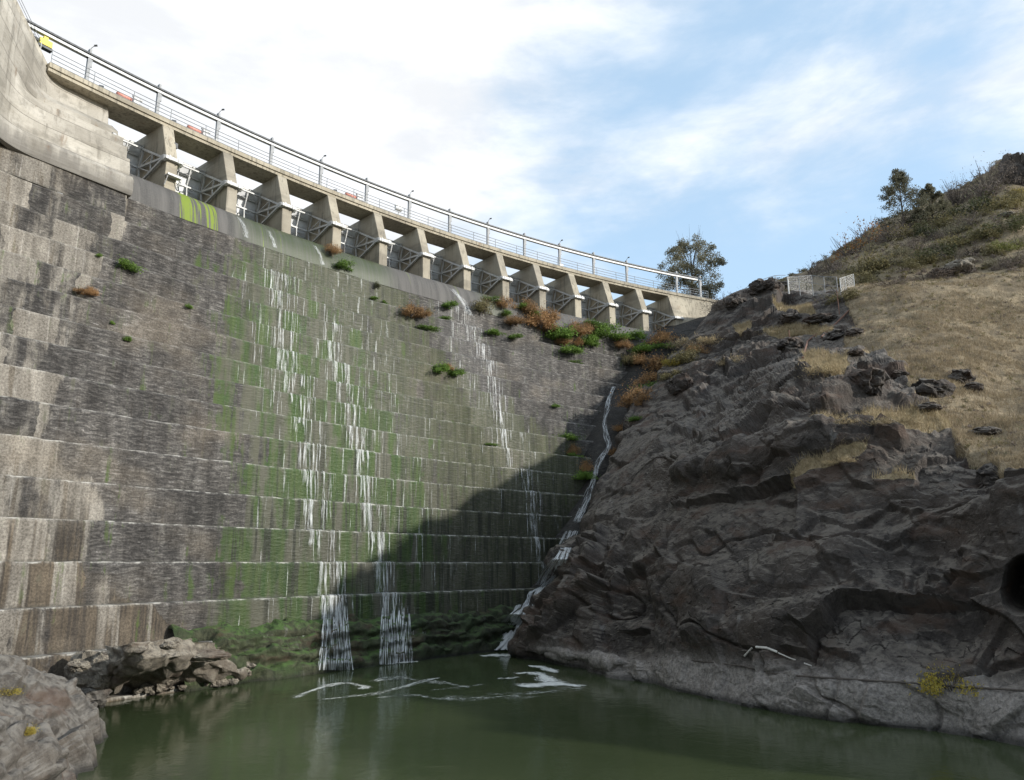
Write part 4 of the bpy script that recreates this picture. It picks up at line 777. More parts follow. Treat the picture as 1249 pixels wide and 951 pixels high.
fm_.uv = np.array(FU); fm_.at = {'edge': FE, 'dens': FD}; tag(build('foam', fm_, MT['foam']), 'white foam swirling on the pool below the falls', None, None, 'stuff')

# ================================================================== PLANTS
def leaves(C, size, r, asp=.45, up=.3):
    """leaf quads at the points C"""
    n = len(C); d = r.normal(size=(n, 3)); d[:, 2] += up; d /= np.linalg.norm(d, axis=1)[:, None]; e = np.cross(d, r.normal(size=(n, 3))); e /= np.linalg.norm(e, axis=1)[:, None]+1e-9
    s = size*(.6+.8*r.random(n))[:, None]; a = C; V = np.stack([a, a+d*s*.5+e*s*asp*.5, a+d*s, a+d*s*.5-e*s*asp*.5], 1).reshape(-1, 3); i = np.arange(n)*4
    return V, np.stack([i, i+1, i+2, i+3], 1)
def add_leaves(mb, C, size, r, asp=.45, up=.3):
    V, F = leaves(C, size, r, asp, up); n = mb.n; mb.v.append(V); mb.f.extend(map(tuple, (F+n).tolist())); mb.n += len(V)
def lumps(r, n, nl, flat, spread=1., core=.35):
    """points of a lumpy crown: nl sub-clumps on a dome of unit radius"""
    c = r.normal(size=(nl, 3)); c[:, 2] = np.abs(c[:, 2]); c /= np.linalg.norm(c, axis=1)[:, None]; c *= (.35+.45*r.random(nl))[:, None]; rad = .22+.24*r.random(nl)
    k = r.integers(0, nl, n); d = r.normal(size=(n, 3)); d /= np.linalg.norm(d, axis=1)[:, None]; P = c[k]+d*(rad[k]*(core+(1-core)*r.random(n)**.5))[:, None]
    ex = r.random(n) < .14; P[ex] *= (1.15+.45*r.random(ex.sum()))[:, None]; P[:, 2] = np.abs(P[:, 2])*flat-.10*(r.random(n) < .2)*r.random(n); P[:, :2] *= spread; return P
PROTO = {}
def proto(key, mats, n, nl, flat, leaf, asp=.45, up=.3, twigs=0, seeds=3):
    out = []
    for s in range(seeds):
        r = np.random.default_rng(hash_(key)+s); mb = MB(); 
        for i in range(twigs):
            a = r.random()*6.28; t = .35+.65*r.random(); e = np.array([math.cos(a)*t*.8, math.sin(a)*t*.8, flat*(.5+.6*r.random())]); mid = e*.5+r.normal(size=3)*.06; mb.tube([(0, 0, -.1), mid, e], [.018, .011, .004], 4, False)
        nt = len(mb.f); add_leaves(mb, lumps(r, n, nl, flat), leaf, r, asp, up)
        V = mb.V(); me = bpy.data.meshes.new(key); me.from_pydata(V.tolist(), [], mb.f); [me.materials.append(m) for m in mats]
        if twigs and len(mats) > 1: me.polygons.foreach_set('material_index', np.array([1]*nt+[0]*(len(mb.f)-nt), np.int32))
        me.update(); out.append(me)
    PROTO[key] = out
def hash_(s): return sum(ord(c)*(i+3) for i, c in enumerate(s))*7 % 99991
proto('green', [LF['green']], 2300, 15, .8, .11, .5, .6)
proto('rust', [LF['rust'], MT['bark']], 3600, 14, .85, .085, .35, .5, 14)
proto('olive', [LF['olive'], MT['bark']], 2600, 14, .85, .085, .4, .5, 10)
proto('grey', [LF['grey'], MT['bark']], 2800, 12, .95, .075, .22, .5, 40)
proto('sage', [LF['sage'], MT['bark']], 2600, 12, .75, .08, .35, .5, 14)
proto('dkgreen', [LF['dkgreen'], MT['bark']], 2600, 13, .9, .085, .5, .4, 10)
proto('yellow', [LF['yellow'], MT['bark']], 2200, 13, .95, .09, .4, .8, 20)
proto('orange', [LF['orange'], MT['bark']], 500, 10, 1.1, .09, .5, .5, 26)
proto('lime', [LF['lime'], MT['bark']], 2600, 13, .85, .085, .5, .4, 8)
proto('tan', [LF['tan']], 1300, 10, .8, .2, .10, 1.6)
rp = random.Random(11)
def plant(kind, x, y, wpx, label, tree=None, sink=.25, zs=1., cat='shrub', name='shrub', group=None, sxy=1.):
    h, n_ = hit(x, y, tree)
    if h is None: return None
    D = (h-CAM)@Fv; s = wpx*D/FPX/2*((1.6 if kind != 'green' else 1.35) if tree is not BV_T and x > 580 else 1.45); o = bpy.data.objects.new(name, rp.choice(PROTO[kind])); COL.objects.link(o)
    nn = n_*np.sign(n_@(CAM-h)); o.location = h+nn*np.array([1, 1, 0])*(.35*s if tree is BV_D else 0)-np.array([0, 0, s*sink]); o.scale = (s*sxy, s*sxy, s*zs*(1. if tree is not BV_D or kind == 'tan' else 1.05 if kind == 'green' else 1.4)); o.rotation_euler = (0, 0, rp.random()*6.28)
    return tag(o, label, cat, group)
GA = ['first', 'second', 'third', 'fourth', 'fifth', 'sixth', 'seventh', 'eighth', 'ninth', 'tenth', 'eleventh', 'twelfth', 'last']
dm = 'plants growing on the dam'
for k, x, y, w, zs, l in [
    ('rust', 283, 247, 16, 1.3, 'brown dry bush at the foot of the second pier, on the spillway crest'), ('green', 304, 264, 20, .4, 'low green patch at the foot of the second pier, beside the leftmost water streak'),
    ('rust', 327, 270, 28, .5, 'low brown dry mat under the third gate, left of the bright green clump'), ('green', 357, 286, 34, .75, 'large bright green clump on the spillway edge by the foot of the third pier'),
    ('rust', 409, 292, 22, 1.2, 'brown dry bush standing against the fourth pier'), ('rust', 401, 307, 20, .8, 'round rust brown tuft just below the bush at the fourth pier'), ('green', 417, 305, 30, .5, 'spreading green mat right of the round rust tuft below the fourth pier'),
    ('green', 418, 325, 19, 1.0, 'green clump hanging at the top of the wall below the fourth pier'), ('green', 394, 294, 18, .4, 'small green mat beside the thin white streak, left of the fourth pier'), ('rust', 489, 318, 22, .6, 'brown dry tuft at the sill of the sixth gate'), ('green', 500, 330, 34, .35, 'long low green mat on the crest under the sixth gate'),
    ('rust', 533, 334, 16, 1.1, 'rust brown tuft left of the broad white water sheet'), ('green', 529, 341, 22, .4, 'green mat right at the left edge of the broad white water sheet'), ('dkgreen', 458, 349, 9, .9, 'small dark green tuft on the upper wall, highest of three in a slanting row'), ('green', 454, 364, 11, .6, 'small green tuft on the upper wall, leftmost of three in a slanting row'), ('green', 467, 369, 7, .9, 'tiny green tuft on the upper wall, lowest of three in a slanting row'),
    ('rust', 498, 381, 25, .8, 'wide rust brown bush on a high ledge of the wall left of the white sheet'), ('rust', 510, 383, 18, .8, 'right end of the rust brown ledge growth, next to an olive tuft'), ('olive', 521, 382, 9, 1., 'small olive tuft at the right end of the rust brown ledge growth'), ('green', 544, 372, 22, .6, 'green clump just left of the broad white sheet, top of two'), ('green', 540, 388, 13, .6, 'small green clump just left of the broad white sheet, lower of two'), ('green', 516, 399, 22, .4, 'flat green mat on the wall below the rust brown ledge growth'),
    ('green', 533, 451, 22, .9, 'left half of the green clump pair on the bare middle of the wall'), ('green', 553, 455, 20, .8, 'right half of the green clump pair on the bare middle of the wall'), ('rust', 543, 448, 13, .7, 'small brown tuft between the two green clumps in the middle of the wall'),
    ('rust', 588, 357, 26, .7, 'rust brown growth on the crest just right of the broad white sheet'), ('olive', 587, 377, 22, .9, 'olive tuft on the spillway edge just right of the broad white sheet'), ('green', 597, 364, 20, .4, 'low green mat beside the rust growth right of the broad white sheet'), ('rust', 631, 364, 18, 1., 'rust brown bush at the foot of the eighth pier'), ('green', 633, 374, 22, .5, 'green mat under the rust bush at the eighth pier'), ('rust', 642, 378, 18, 1.1, 'upright rust brown bush on the spillway slope under the ninth gate'),
    ('rust', 655, 393, 28, .9, 'large rust brown bush above the biggest green clump on the spillway edge'), ('rust', 625, 392, 22, .6, 'low brown growth on the spillway edge, left of the large rust bush'), ('green', 602, 405, 22, .5, 'green strip at the top of the wall below the eighth gate'), ('green', 624, 410, 22, .5, 'green strip at the top of the wall below the ninth gate'), ('green', 675, 408, 36, .8, 'biggest green clump on the spillway edge, below the tenth gate'), ('green', 692, 427, 24, .8, 'green clump drooping over the top of the wall below the biggest clump'), ('rust', 682, 417, 16, 1., 'small rust tuft between the two large green clumps at the top of the wall'), ('rust', 703, 419, 12, 1.1, 'narrow rust tuft right of the drooping green clump'), ('green', 718, 417, 26, .9, 'green clump on the wall edge below the eleventh gate'),
    ('green', 679, 380, 28, .45, 'long green mat sloping down the spillway under the tenth gate'), ('rust', 721, 388, 18, 1., 'rust bush on the crest at the sill of the eleventh gate'), ('green', 735, 406, 32, .9, 'broad green clump on the spillway slope under the eleventh gate'), ('green', 720, 394, 30, .4, 'green mat between the rust bush and the broad green clump under the eleventh gate'), ('rust', 757, 396, 26, .8, 'wide rust bush on the crest under the twelfth gate'), ('rust', 741, 388, 18, .8, 'small rust bush at the foot of the eleventh pier'), ('green', 771, 410, 26, .7, 'green clump on the spillway slope under the twelfth gate'), ('green', 744, 394, 14, .5, 'small green mat behind the wide rust bush near the eleventh pier'),
    ('rust', 800, 416, 38, .6, 'widest rust brown bush, on the crest below the last gate'), ('green', 799, 424, 40, .35, 'long green mat under the widest rust brown bush'), ('green', 776, 426, 34, .5, 'green mat at the corner of the wall top, left of the widest rust bush'), ('rust', 757, 421, 18, .8, 'rust tuft at the right end of the wall top'), ('olive', 763, 440, 18, 1.1, 'olive tuft at the right end of the wall, beside the gully'),
    ('green', 700, 441, 14, .5, 'small green tuft on the wall below the drooping green clump'), ('green', 676, 495, 9, .9, 'tiny green tuft on the grey wall right of the mid-right cascade'), ('green', 684, 532, 34, .38, 'long green mat on a step near the right end of the wall'), ('green', 727, 537, 17, .5, 'small green mat on the same step, nearest the corner stream'), ('rust', 696, 550, 16, .9, 'brown tuft on a step below the long green mat'), ('green', 693, 555, 22, .5, 'green mat under the brown tuft on the step below the long green mat'), ('rust', 713, 572, 16, 1., 'brown tuft on the lowest planted step at the right'), ('green', 711, 580, 26, .7, 'round green clump on the lowest planted step at the right'),
    ('green', 151, 324, 22, .8, 'mossy green patch on the left part of the wall below the pale lip'), ('green', 120, 312, 7, 1., 'tiny green tuft on the left part of the wall, left of the mossy patch'), ('green', 155, 414, 9, 1., 'small green tuft alone on the dark left part of the wall'), ('green', 136, 394, 6, 1., 'tiny green tuft above and left of the lone tuft on the left wall'), ('rust', 110, 357, 14, .9, 'orange brown growth on the left part of the wall'), ('rust', 95, 354, 20, .35, 'flat orange mat on the left part of the wall beside the orange brown growth'),
    ('green', 229, 374, 8, 1., 'small green moss tuft on the wall left of the green streaked area'), ('green', 596, 541, 14, .4, 'flat moss cushion on a step between the mid-right cascade and a trickle')]:
    plant(k, x, y, w, l, BV_D, .3, zs, group=dm)
for k, x, y, w, zs, l in [
    ('green', 648, 384, 20, .6, 'green clump on the spillway slope between the two upright rust bushes'), ('rust', 664, 400, 20, .9, 'rust tuft at the upper left of the biggest green clump'), ('green', 661, 374, 18, .5, 'small green mat at the foot of the ninth pier'), ('rust', 669, 386, 16, .9, 'rust tuft right of the ninth pier'), ('rust', 700, 404, 20, .9, 'rust bush between the biggest green clump and the eleventh gate'), ('rust', 611, 372, 20, .8, 'rust growth on the crest between the eighth and the ninth gate'), ('green', 614, 382, 18, .5, 'green mat below the rust growth between the eighth and ninth gate'), ('rust', 712, 402, 16, .8, 'small rust tuft at the left of the broad green clump under the eleventh gate'), ('green', 752, 412, 24, .7, 'green clump at the wall edge left of the rust tuft at the wall top end'), ('rust', 785, 398, 20, .8, 'rust tuft at the foot of the twelfth pier'), ('rust', 783, 440, 24, .9, 'rust bush in the gully beside the small green clump')]:
    plant(k, x, y, w, l, None if x > 780 else BV_D, .3, zs, group=dm)
for k, x, y, w, zs, l in [
    ('rust', 803, 446, 34, .9, 'large rust bush in the gully between the dam and the cliff, upper of two'), ('rust', 796, 462, 30, .8, 'large rust bush in the gully between the dam and the cliff, lower of two'), ('yellow', 820, 444, 20, .8, 'yellow leaved bush in the gully beside the rust bushes'), ('olive', 838, 438, 34, .9, 'olive brown bush in the gully against the cliff'), ('tan', 862, 418, 34, .7, 'clump of tan dry grass under the right abutment wall'), ('tan', 835, 418, 30, .6, 'clump of tan dry grass in the gully left of the other one'), ('green', 779, 440, 18, .6, 'green clump in the gully beside the wall end'), ('green', 795, 470, 40, .5, 'bright green spreading clump low in the gully'), ('rust', 784, 484, 36, .9, 'broad rust bush lying over the bright green clump in the gully'), ('rust', 768, 492, 20, .9, 'rust bush at the left edge of the gully beside the corner stream'), ('rust', 757, 523, 16, .9, 'small rust bush on the rock right of the corner stream'), ('rust', 748, 553, 15, 1.1, 'small rust bush on the rock where the corner stream divides'), ('green', 775, 510, 22, .5, 'green mossy clump on the rock below the broad rust bush'), ('olive', 818, 458, 26, .8, 'dark olive bush in the gully below the yellow bush'), ('rust', 846, 428, 24, .8, 'rust bush in the gully against the cliff below the abutment'),
    ('tan', 1005, 452, 46, .6, 'patch of tall tan grass on the cliff behind the dark outcrop'), ('tan', 1030, 512, 40, .4, 'fringe of tan grass on the cliff ledge, left part'), ('tan', 1085, 510, 50, .35, 'fringe of tan grass on the cliff ledge, right part'), ('tan', 1025, 560, 34, .4, 'small fringe of tan grass on a lower cliff ledge'), ('tan', 950, 404, 30, .4, 'tan grass tuft on the upper bluff, left one'), ('tan', 985, 404, 34, .4, 'tan grass tuft on the upper bluff, middle one'), ('tan', 895, 440, 22, .8, 'tan grass on the left shoulder of the bluff'),
    ('yellow', 1160, 834, 54, 1., 'yellow leaved bush growing on the low rock bench by the pool'), ('yellow', 8, 842, 30, .6, 'yellow green grass tuft on the near shore rock, upper of two'), ('yellow', 31, 893, 18, 1., 'small yellow green plant in a crack of the near shore rock'),
    ('olive', 1027, 362, 38, .8, 'olive bush behind the chain link fence on the bluff'), ('olive', 1055, 346, 44, .9, 'brown olive bush beside the white gate panel on the bluff'), ('grey', 1040, 392, 22, .6, 'grey dry bush below the fence on the slope'), ('grey', 885, 372, 40, .7, 'reddish grey bare bush behind the right end of the dam deck')]:
    plant(k, x, y, w, l, BV_T if x > 1000 or x < 100 else None, .25, zs, group='plants on the rock bank')
hs = 'shrubs on the brushy hill'
for k, x, y, w, zs, l in [
    ('olive', 1062, 330, 46, 1.1, 'tall olive green bush left on the hill, behind the fence'), ('grey', 1018, 330, 40, .9, 'dark purple grey bush at the left end of the hill skyline'), ('grey', 995, 336, 30, .8, 'low purple grey bush, lowest on the hill skyline'), ('orange', 1034, 312, 34, 1.2, 'thin sapling with orange leaves on the hill skyline'), ('orange', 1057, 298, 36, 1.3, 'second orange leaved sapling, nearest the tall juniper'), ('grey', 1087, 292, 46, .9, 'purple grey brush at the foot of the tall juniper'), ('olive', 1104, 288, 34, .9, 'brown bush under the right side of the tall juniper'), ('dkgreen', 1124, 288, 34, 1.0, 'dark bush between the two junipers'),
    ('olive', 1152, 276, 40, .9, 'golden olive bush below the second juniper'), ('sage', 1164, 284, 34, .9, 'pale sage bush below the golden olive bush'), ('grey', 1182, 274, 34, .9, 'brown grey bush in the middle of the hill'), ('dkgreen', 1194, 258, 52, .8, 'broad dark green bush high on the hill'), ('olive', 1222, 253, 42, .8, 'olive bush right of the broad dark green bush'), ('olive', 1244, 244, 34, .9, 'olive bush at the right frame edge below the crag'), ('grey', 1205, 236, 52, 1.1, 'bare grey thicket on the skyline below the crag'), ('grey', 1230, 222, 40, 1.1, 'bare grey thicket touching the crag'), ('grey', 1168, 250, 34, 1.6, 'tall bare dark shrub on the skyline right of the second juniper'), ('yellow', 1239, 236, 16, .8, 'small yellow bush under the crag'),
    ('dkgreen', 1143, 314, 44, .9, 'dark green bush in the middle of the hill above the boulder'), ('olive', 1126, 320, 34, .8, 'olive brown bush left of the dark green one above the boulder'), ('sage', 1098, 310, 34, .8, 'grey sage bush below the tall juniper'), ('grey', 1117, 304, 40, .7, 'purple grey bush below the junipers'), ('olive', 1108, 328, 34, .7, 'low brown bush above the tan slope, left of the boulder'), ('olive', 1166, 300, 40, .8, 'brown olive bush right of the dark green one'), ('olive', 1192, 292, 38, .8, 'brown bush near the pale stones on the hill'), ('dkgreen', 1226, 280, 46, .8, 'dark olive bush at the right of the hill'), ('lime', 1226, 304, 34, .9, 'brightest green bush at the right of the hill'), ('sage', 1245, 298, 34, .9, 'sage bush at the right edge beside the brightest green bush'), ('sage', 1216, 320, 34, .8, 'pale dry bush above the tan slope right of the boulder'), ('grey', 1238, 322, 40, .8, 'purple grey bush at the right edge above the tan slope'), ('grey', 1130, 338, 60, .35, 'long strip of purple grey brush along the top of the tan slope'), ('grey', 1088, 345, 46, .4, 'left strip of purple grey brush along the top of the tan slope'), ('olive', 1205, 310, 36, .7, 'brown bush above the right side of the boulder'), ('sage', 1080, 322, 34, .8, 'grey green bush right of the tall olive green bush'), ('grey', 1185, 310, 34, .7, 'grey brown bush directly above the boulder'), ('olive', 1205, 288, 30, .8, 'brown bush left of the dark olive bush at the right'), ('grey', 1140, 292, 30, .8, 'grey bush below the second juniper on its left'), ('olive', 1249, 270, 34, .9, 'golden brown bush at the right edge of the hill')]:
    plant(k, x, y, w, l, BV_T, .22, zs, group=hs)
# scrub and grass nobody could count
r = np.random.default_rng(5)
def surf_points(o, n, keep):
    me = o.data; w = wloc(o); nf = len(me.polygons); v = np.empty(len(me.vertices)*3, np.float32); me.vertices.foreach_get('co', v); v = v.reshape(-1, 3)+w; lp = np.empty(nf*4, np.int32); me.loops.foreach_get('vertex_index', lp); q = lp.reshape(-1, 4)
    a, b, c, d = (v[q[:, i]] for i in range(4)); ar = np.linalg.norm(np.cross(c-a, d-b), axis=1); ctr = (a+b+c+d)/4; k = keep(ctr, q); ar = ar*k; idx = r.choice(nf, n, p=ar/ar.sum()); s, t = r.random((2, n, 1)); return a[idx]*(1-s)*(1-t)+b[idx]*s*(1-t)+c[idx]*s*t+d[idx]*(1-s)*t
def blades(P, h, w, lean=.45):
    n = len(P); d = r.normal(size=(n, 3))*lean; d[:, 2] = 1; hh = h*(.5+r.random(n))[:, None]; e = r.normal(size=(n, 3)); e[:, 2] = 0; e /= np.linalg.norm(e, axis=1)[:, None]; V = np.stack([P-e*w/2, P+e*w/2, P+d*hh], 1).reshape(-1, 3); i = np.arange(n)*3; return V, np.stack([i, i+1, i+2], 1)
def inview(C, margin=40):
    x, y = chart(C); return ((x > -margin) & (x < PW+margin) & (y > -margin) & (y < PH+margin))
mb = MB()
def grow(P, h, w, lean=.45):
    V, F = blades(P, h, w, lean); n = mb.n; mb.v.append(V); mb.f.extend(map(tuple, (F+n).tolist())); mb.n += len(V)
Pn = surf_points(hillside, 60000, lambda c, q: inview(c)*(.35+1.6*(fbm(c/2.2, 3, 8) > .08))*np.clip(70/(np.linalg.norm(c-CAM, axis=1)+10), .3, 2.)**2); grow(Pn, .22, .035); n_straw = len(mb.f)
gat = np.empty(len(cliff.data.vertices), np.float32); cliff.data.attributes['grass'].data.foreach_get('value', gat)
Pn = surf_points(cliff, 26000, lambda c, q: inview(c)*(gat[q].mean(1) > .35)); grow(Pn, .34, .03)
tag(build('dry_grass', mb, [LF['straw'], LF['tan']]), 'tan dry grass on the slope and the cliff ledges', None, None, 'stuff').data.polygons.foreach_set('material_index', (np.arange(len(mb.f)) >= n_straw).astype(np.int32))
mb = MB(); Pn = surf_points(hill, 2600, lambda c, q: inview(c)*1.)
for p in Pn:
    D_ = np.linalg.norm(p-CAM); s = .35+.65*r.random()**2; C = p+lumps(r, 90, 5, .8)*s*1.2; V, F = leaves(C, .24, r, .4); n = mb.n; mb.v.append(V); mb.f.extend(map(tuple, (F+n).tolist())); mb.n += len(V)
Pt = surf_points(hillside, 700, lambda c, q: inview(c)*((fbm(c/3., 3, 18) > .0)+.15)); nt_ = len(Pt)
for p in Pt:
    s = .14+.30*r.random()**2; C = p+lumps(r, 40, 3, .9)*s; V, F = leaves(C, .12, r, .3, .8); n = mb.n; mb.v.append(V); mb.f.extend(map(tuple, (F+n).tolist())); mb.n += len(V)
me_ = tag(build('scrub', mb, [LF['sage'], LF['grey'], LF['olive']]), 'low dry scrub and tufts covering the hill and slope between the larger bushes', None, None, 'stuff').data
me_.polygons.foreach_set('material_index', np.concatenate([np.repeat(r.integers(0, 3, 2600), 90), np.repeat(r.integers(0, 3, nt_), 40)]).astype(np.int32))

# ---- trees
def tree(name, base, height, crown, label, seed, leafmat, nl=60, per=170, leaf=.2, trunk_r=.16, dead=0, lean=(0, 0), lo=.2, density=None):
    """crown(h01) -> radius as a share of the height"""
    q = np.random.default_rng(seed); root = empty(name, base, label, 'tree'); b = np.array(base); mt = MB(); cl = MB()
    tp = [b+np.array([lean[0]*t+.05*height*.12*math.sin(t*7+seed), lean[1]*t, height*t*.93]) for t in np.linspace(0, 1, 9)]; mt.tube(tp, np.linspace(trunk_r, .02, 9), 7)
    for i in range(nl):
        t = lo+(1-lo)*q.random()**.9; R = crown(t)*height*(.55+.5*q.random()); a = q.random()*6.283; s = b+np.array([lean[0]*t, lean[1]*t, height*t*.8]); e = b+np.array([lean[0]*t+math.cos(a)*R, lean[1]*t+math.sin(a)*R, height*(t+.06*(q.random()-.2))])
        m_ = (s+e)/2+q.normal(size=3)*.08*height*.15; mt.tube([s, m_, e], [trunk_r*.32*(1.1-t), trunk_r*.2*(1.1-t), .012], 5, False)
        rad = height*(.05+.055*q.random())*(1.2-.6*t); k = int(per*(.6+.8*q.random())); d = q.normal(size=(k, 3)); d /= np.linalg.norm(d, axis=1)[:, None]; C = e+d*(rad*q.random(k)**.45)[:, None]*np.array([1.15, 1.15, .8]); add_leaves(cl, C, leaf, q, .42, .4)
        f = q.random(int(k*.3))[:, None]; add_leaves(cl, m_*(1-f)+e*f+q.normal(size=(len(f), 3))*rad*.35, leaf, q, .42, .4)
    for i in range(dead):
        a = q.random()*6.283; s = b+np.array([0, 0, height*.6]); e = b+np.array([math.cos(a)*height*.17, math.sin(a)*height*.17, height*(1.0+.22*q.random())]); mt.tube([s, (s*.45+e*.55)+q.normal(size=3)*.15, e], [.05, .03, .008], 4, False)
    build('trunk', mt, MT['bark'], root); build('crown', cl, leafmat, root); return root
def base_at(x, y, tr=BV_T): 
    h, n_ = hit(x, y, tr); return h
bt = at(846, 372, 122.); tree('juniper_tree', bt-[0, 0, 2], 12.6, lambda t: .40*math.sin(min(1, max(0, (t-.02))*1.0)*math.pi)**.55, 'round grey green juniper with bare twigs on top, behind the right end of the dam', 3, LF['juniper'], 105, 170, .27, .3, 14, lo=.06)
h = base_at(1103, 278); tree('juniper_tree', h-[0, 0, .9], 9.6, lambda t: .50*(1-t)**.85+.04, 'tallest conical juniper on the hill skyline', 5, LF['juniper'], 85, 110, .24, .2, lo=.08)
h = base_at(1138, 272); tree('juniper_tree', h-[0, 0, .6], 6.2, lambda t: .52*(1-t)**.8+.05, 'shorter dark juniper right beside the tallest one on the hill', 6, LF['juniper'], 70, 140, .24, .18, lo=.06)
h = base_at(1062, 312); tree('sapling', h-[0, 0, .3], 3.8, lambda t: .25, 'thin bluish sapling on the skyline between the tall juniper and the orange saplings', 8, LF['sage'], 16, 40, .14, .05, 4, lo=.3)

# ================================================================== THINGS ON THE BANK
def bould(x, y, wpx, hpx, label, seed, mat='rock', tr=None, dy=0):
    h, n_ = hit(x, y, tr or BV_T); D = (h-CAM)@Fv; s = wpx*D/FPX/2; rock('boulder', h+[0, 0, .1*s+dy], (s*.95, s*.8, hpx*D/FPX/2), MT[mat], label, 'boulders on the slope', seed, 26, seed*.7, .32)
bould(1135, 480, 46, 30, 'dark boulder on the tan slope, left of a smaller one', 71); bould(1172, 462, 34, 20, 'smaller dark boulder on the tan slope, upper right of the larger one', 72); bould(1186, 476, 26, 16, 'low dark boulder at the right end of the boulder group on the slope', 73); bould(1128, 500, 40, 12, 'long slab of dark rock lying below the larger boulder on the slope', 74)
bould(1202, 528, 34, 12, 'flat dark rock half buried in the tan grass above the cliff edge', 75); bould(1213, 586, 44, 36, 'big rounded dark boulder on the cliff edge at the right', 76); bould(1096, 458, 26, 12, 'small dark rock in the tan grass beside the upper outcrop', 77)
bould(1168, 330, 44, 20, 'pale grey boulder at the top edge of the tan slope under the brush', 78, 'tan'); bould(1228, 264, 20, 8, 'pale stone among the bushes high on the hill', 79, 'tan'); bould(1148, 336, 34, 10, 'low dark rock left of the pale boulder at the top of the slope', 80)
for i, (x, y, w, hh, l) in enumerate([(926, 352, 26, 18, 'dark rock knob at the left of the bluff top'), (942, 348, 22, 16, 'dark rock knob in the middle of the bluff top'), (957, 352, 24, 14, 'brown rock knob at the bluff top near the fence corner post'), (1003, 392, 40, 14, 'dark rock slab below the fence on the bluff'), (963, 391, 30, 12, 'dark flat rock in the tan grass on the upper bluff'), (966, 425, 34, 26, 'smooth dark boulder on the upper bluff below the short iron post'), (1020, 412, 30, 14, 'dark rock beside the rusty pipe on the bluff'), (1042, 408, 22, 12, 'small dark rock on the slope below the rusty pipe top'), (832, 472, 34, 26, 'brown boulder in the gully below the rust bushes'), (900, 372, 30, 20, 'dark rock on the bluff beside the end of the dam'), (1044, 432, 24, 9, 'low dark rock on the grass above the outcrop'), (1058, 470, 50, 50, 'large dark outcrop block in the middle of the upper cliff')]): bould(x, y, w, hh, l, 85+i, tr=BV_A if x < 900 else None)
h = base_at(1247, 226); rock('crag', h+[2, 1, 1.6], (2.3, 2.6, 4.0), MT['rock'], 'dark rock crag standing on the skyline at the top right', None, 97, 30, 0, .4, 'crag')
# chain link fence with a pale gate panel
fence = None
FP = [(961.6, 350, 337), (975.4, 352, 336), (991.6, 356, 334.5), (1006.8, 360, 336.5), (1023, 365, 337)]
fb = [at(x, y, d) for (x, y, t_), d in zip(FP, (86, 86.5, 87, 86, 84))]; ft = [p+np.array([0, 0, (y-t_)*86/FPX*1.02]) for p, (x, y, t_) in zip(fb, FP)]; zt = max(p[2] for p in ft)
fence = empty('chain_link_fence', fb[0], 'grey chain link fence on top of the dark bluff', 'fence')
m_ = MB(); m_.tube([ft[0], *ft[1:]], .03, 6); m_.tube([(a*.45+b*.55) for a, b in zip(fb, ft)], .022, 6); build('rail', m_, MT['rail'], fence)
for i, (a, b) in enumerate(zip(fb, ft)): m_ = MB(); m_.tube([a-[0, 0, .8], b], .075 if i == 0 else .04, 8); build('post', m_, MT['steel'] if i == 0 else MT['rail'], fence)
m_ = MB(); m_.grid(np.array([[a-[0, 0, .3] for a in fb], ft])); build('mesh', m_, MT['wire'], fence)
ga, gb_ = at(1027, 366, 83.5), at(1043.5, 360, 84.5); gate = empty('fence_gate', ga, 'pale chain link gate panel at the right end of the fence on the bluff', 'gate'); hz = np.array([0, 0, 2.45])
m_ = MB(); m_.tube([ga, ga+hz, gb_+hz, gb_, ga], .05, 6); m_.tube([ga*.62+gb_*.38, ga*.62+gb_*.38+hz], .03, 6); build('frame', m_, MT['steel'], gate); m_ = MB(); m_.grid(np.array([[ga, gb_], [ga+hz, gb_+hz]])); build('mesh', m_, MT['wire'], gate)
# handrail cable climbing the bluff
pp = [at(x, y, d) for x, y, d in ((893, 362, 98), (905, 354, 96), (918, 346, 94), (932, 340, 92), (946, 336, 90), (958, 335.5, 87))]; m_ = MB(); m_.tube(crom(np.array(pp), np.linspace(0, 5, 24)), .035, 6)
rl = empty('cable_railing', pp[0], 'thin curved pipe rail climbing the bluff from the dam end to the fence', 'railing'); build('rail', m_, MT['steel'], rl)
for p in pp[:-1:2]: m_ = MB(); m_.tube([p, p-[0, 0, 1.3]], .03, 5); build('post', m_, MT['steel'], rl)
def pipe(pts, rad, label, mat='rust', name='pipe', lift=.18):
    W = []
    for x, y in pts:
        h, n_ = hit(x, y, BV_T); W.append(h+(CAM-h)/np.linalg.norm(CAM-h)*lift)
    m_ = MB(); m_.tube(np.array(W), rad, 8); return tag(build(name, m_, MT[mat], True and None), label, 'pipe')
pipe([(1035, 379), (1019, 395), (1002, 411)], .09, 'long rusty pipe lying on the slope below the fence'); pipe([(996, 407), (985, 416), (979, 436)], .09, 'bent pale rusty pipe end on the dark bluff below the long pipe'); 
h = base_at(963, 412); m_ = MB(); m_.tube([h-[0, 0, .2], h+[0, 0, .8]], .06, 6); tag(build('iron_post', m_, MT['rust']), 'short rusty iron post standing in the grass on the bluff', 'post')
h = base_at(1024, 383); m_ = MB(); m_.tube([h-[0, 0, .2], h+[.1, .1, 2.6]], .045, 6); tag(build('iron_post', m_, MT['rust']), 'tall thin rusty post leaning below the pale gate panel', 'post')
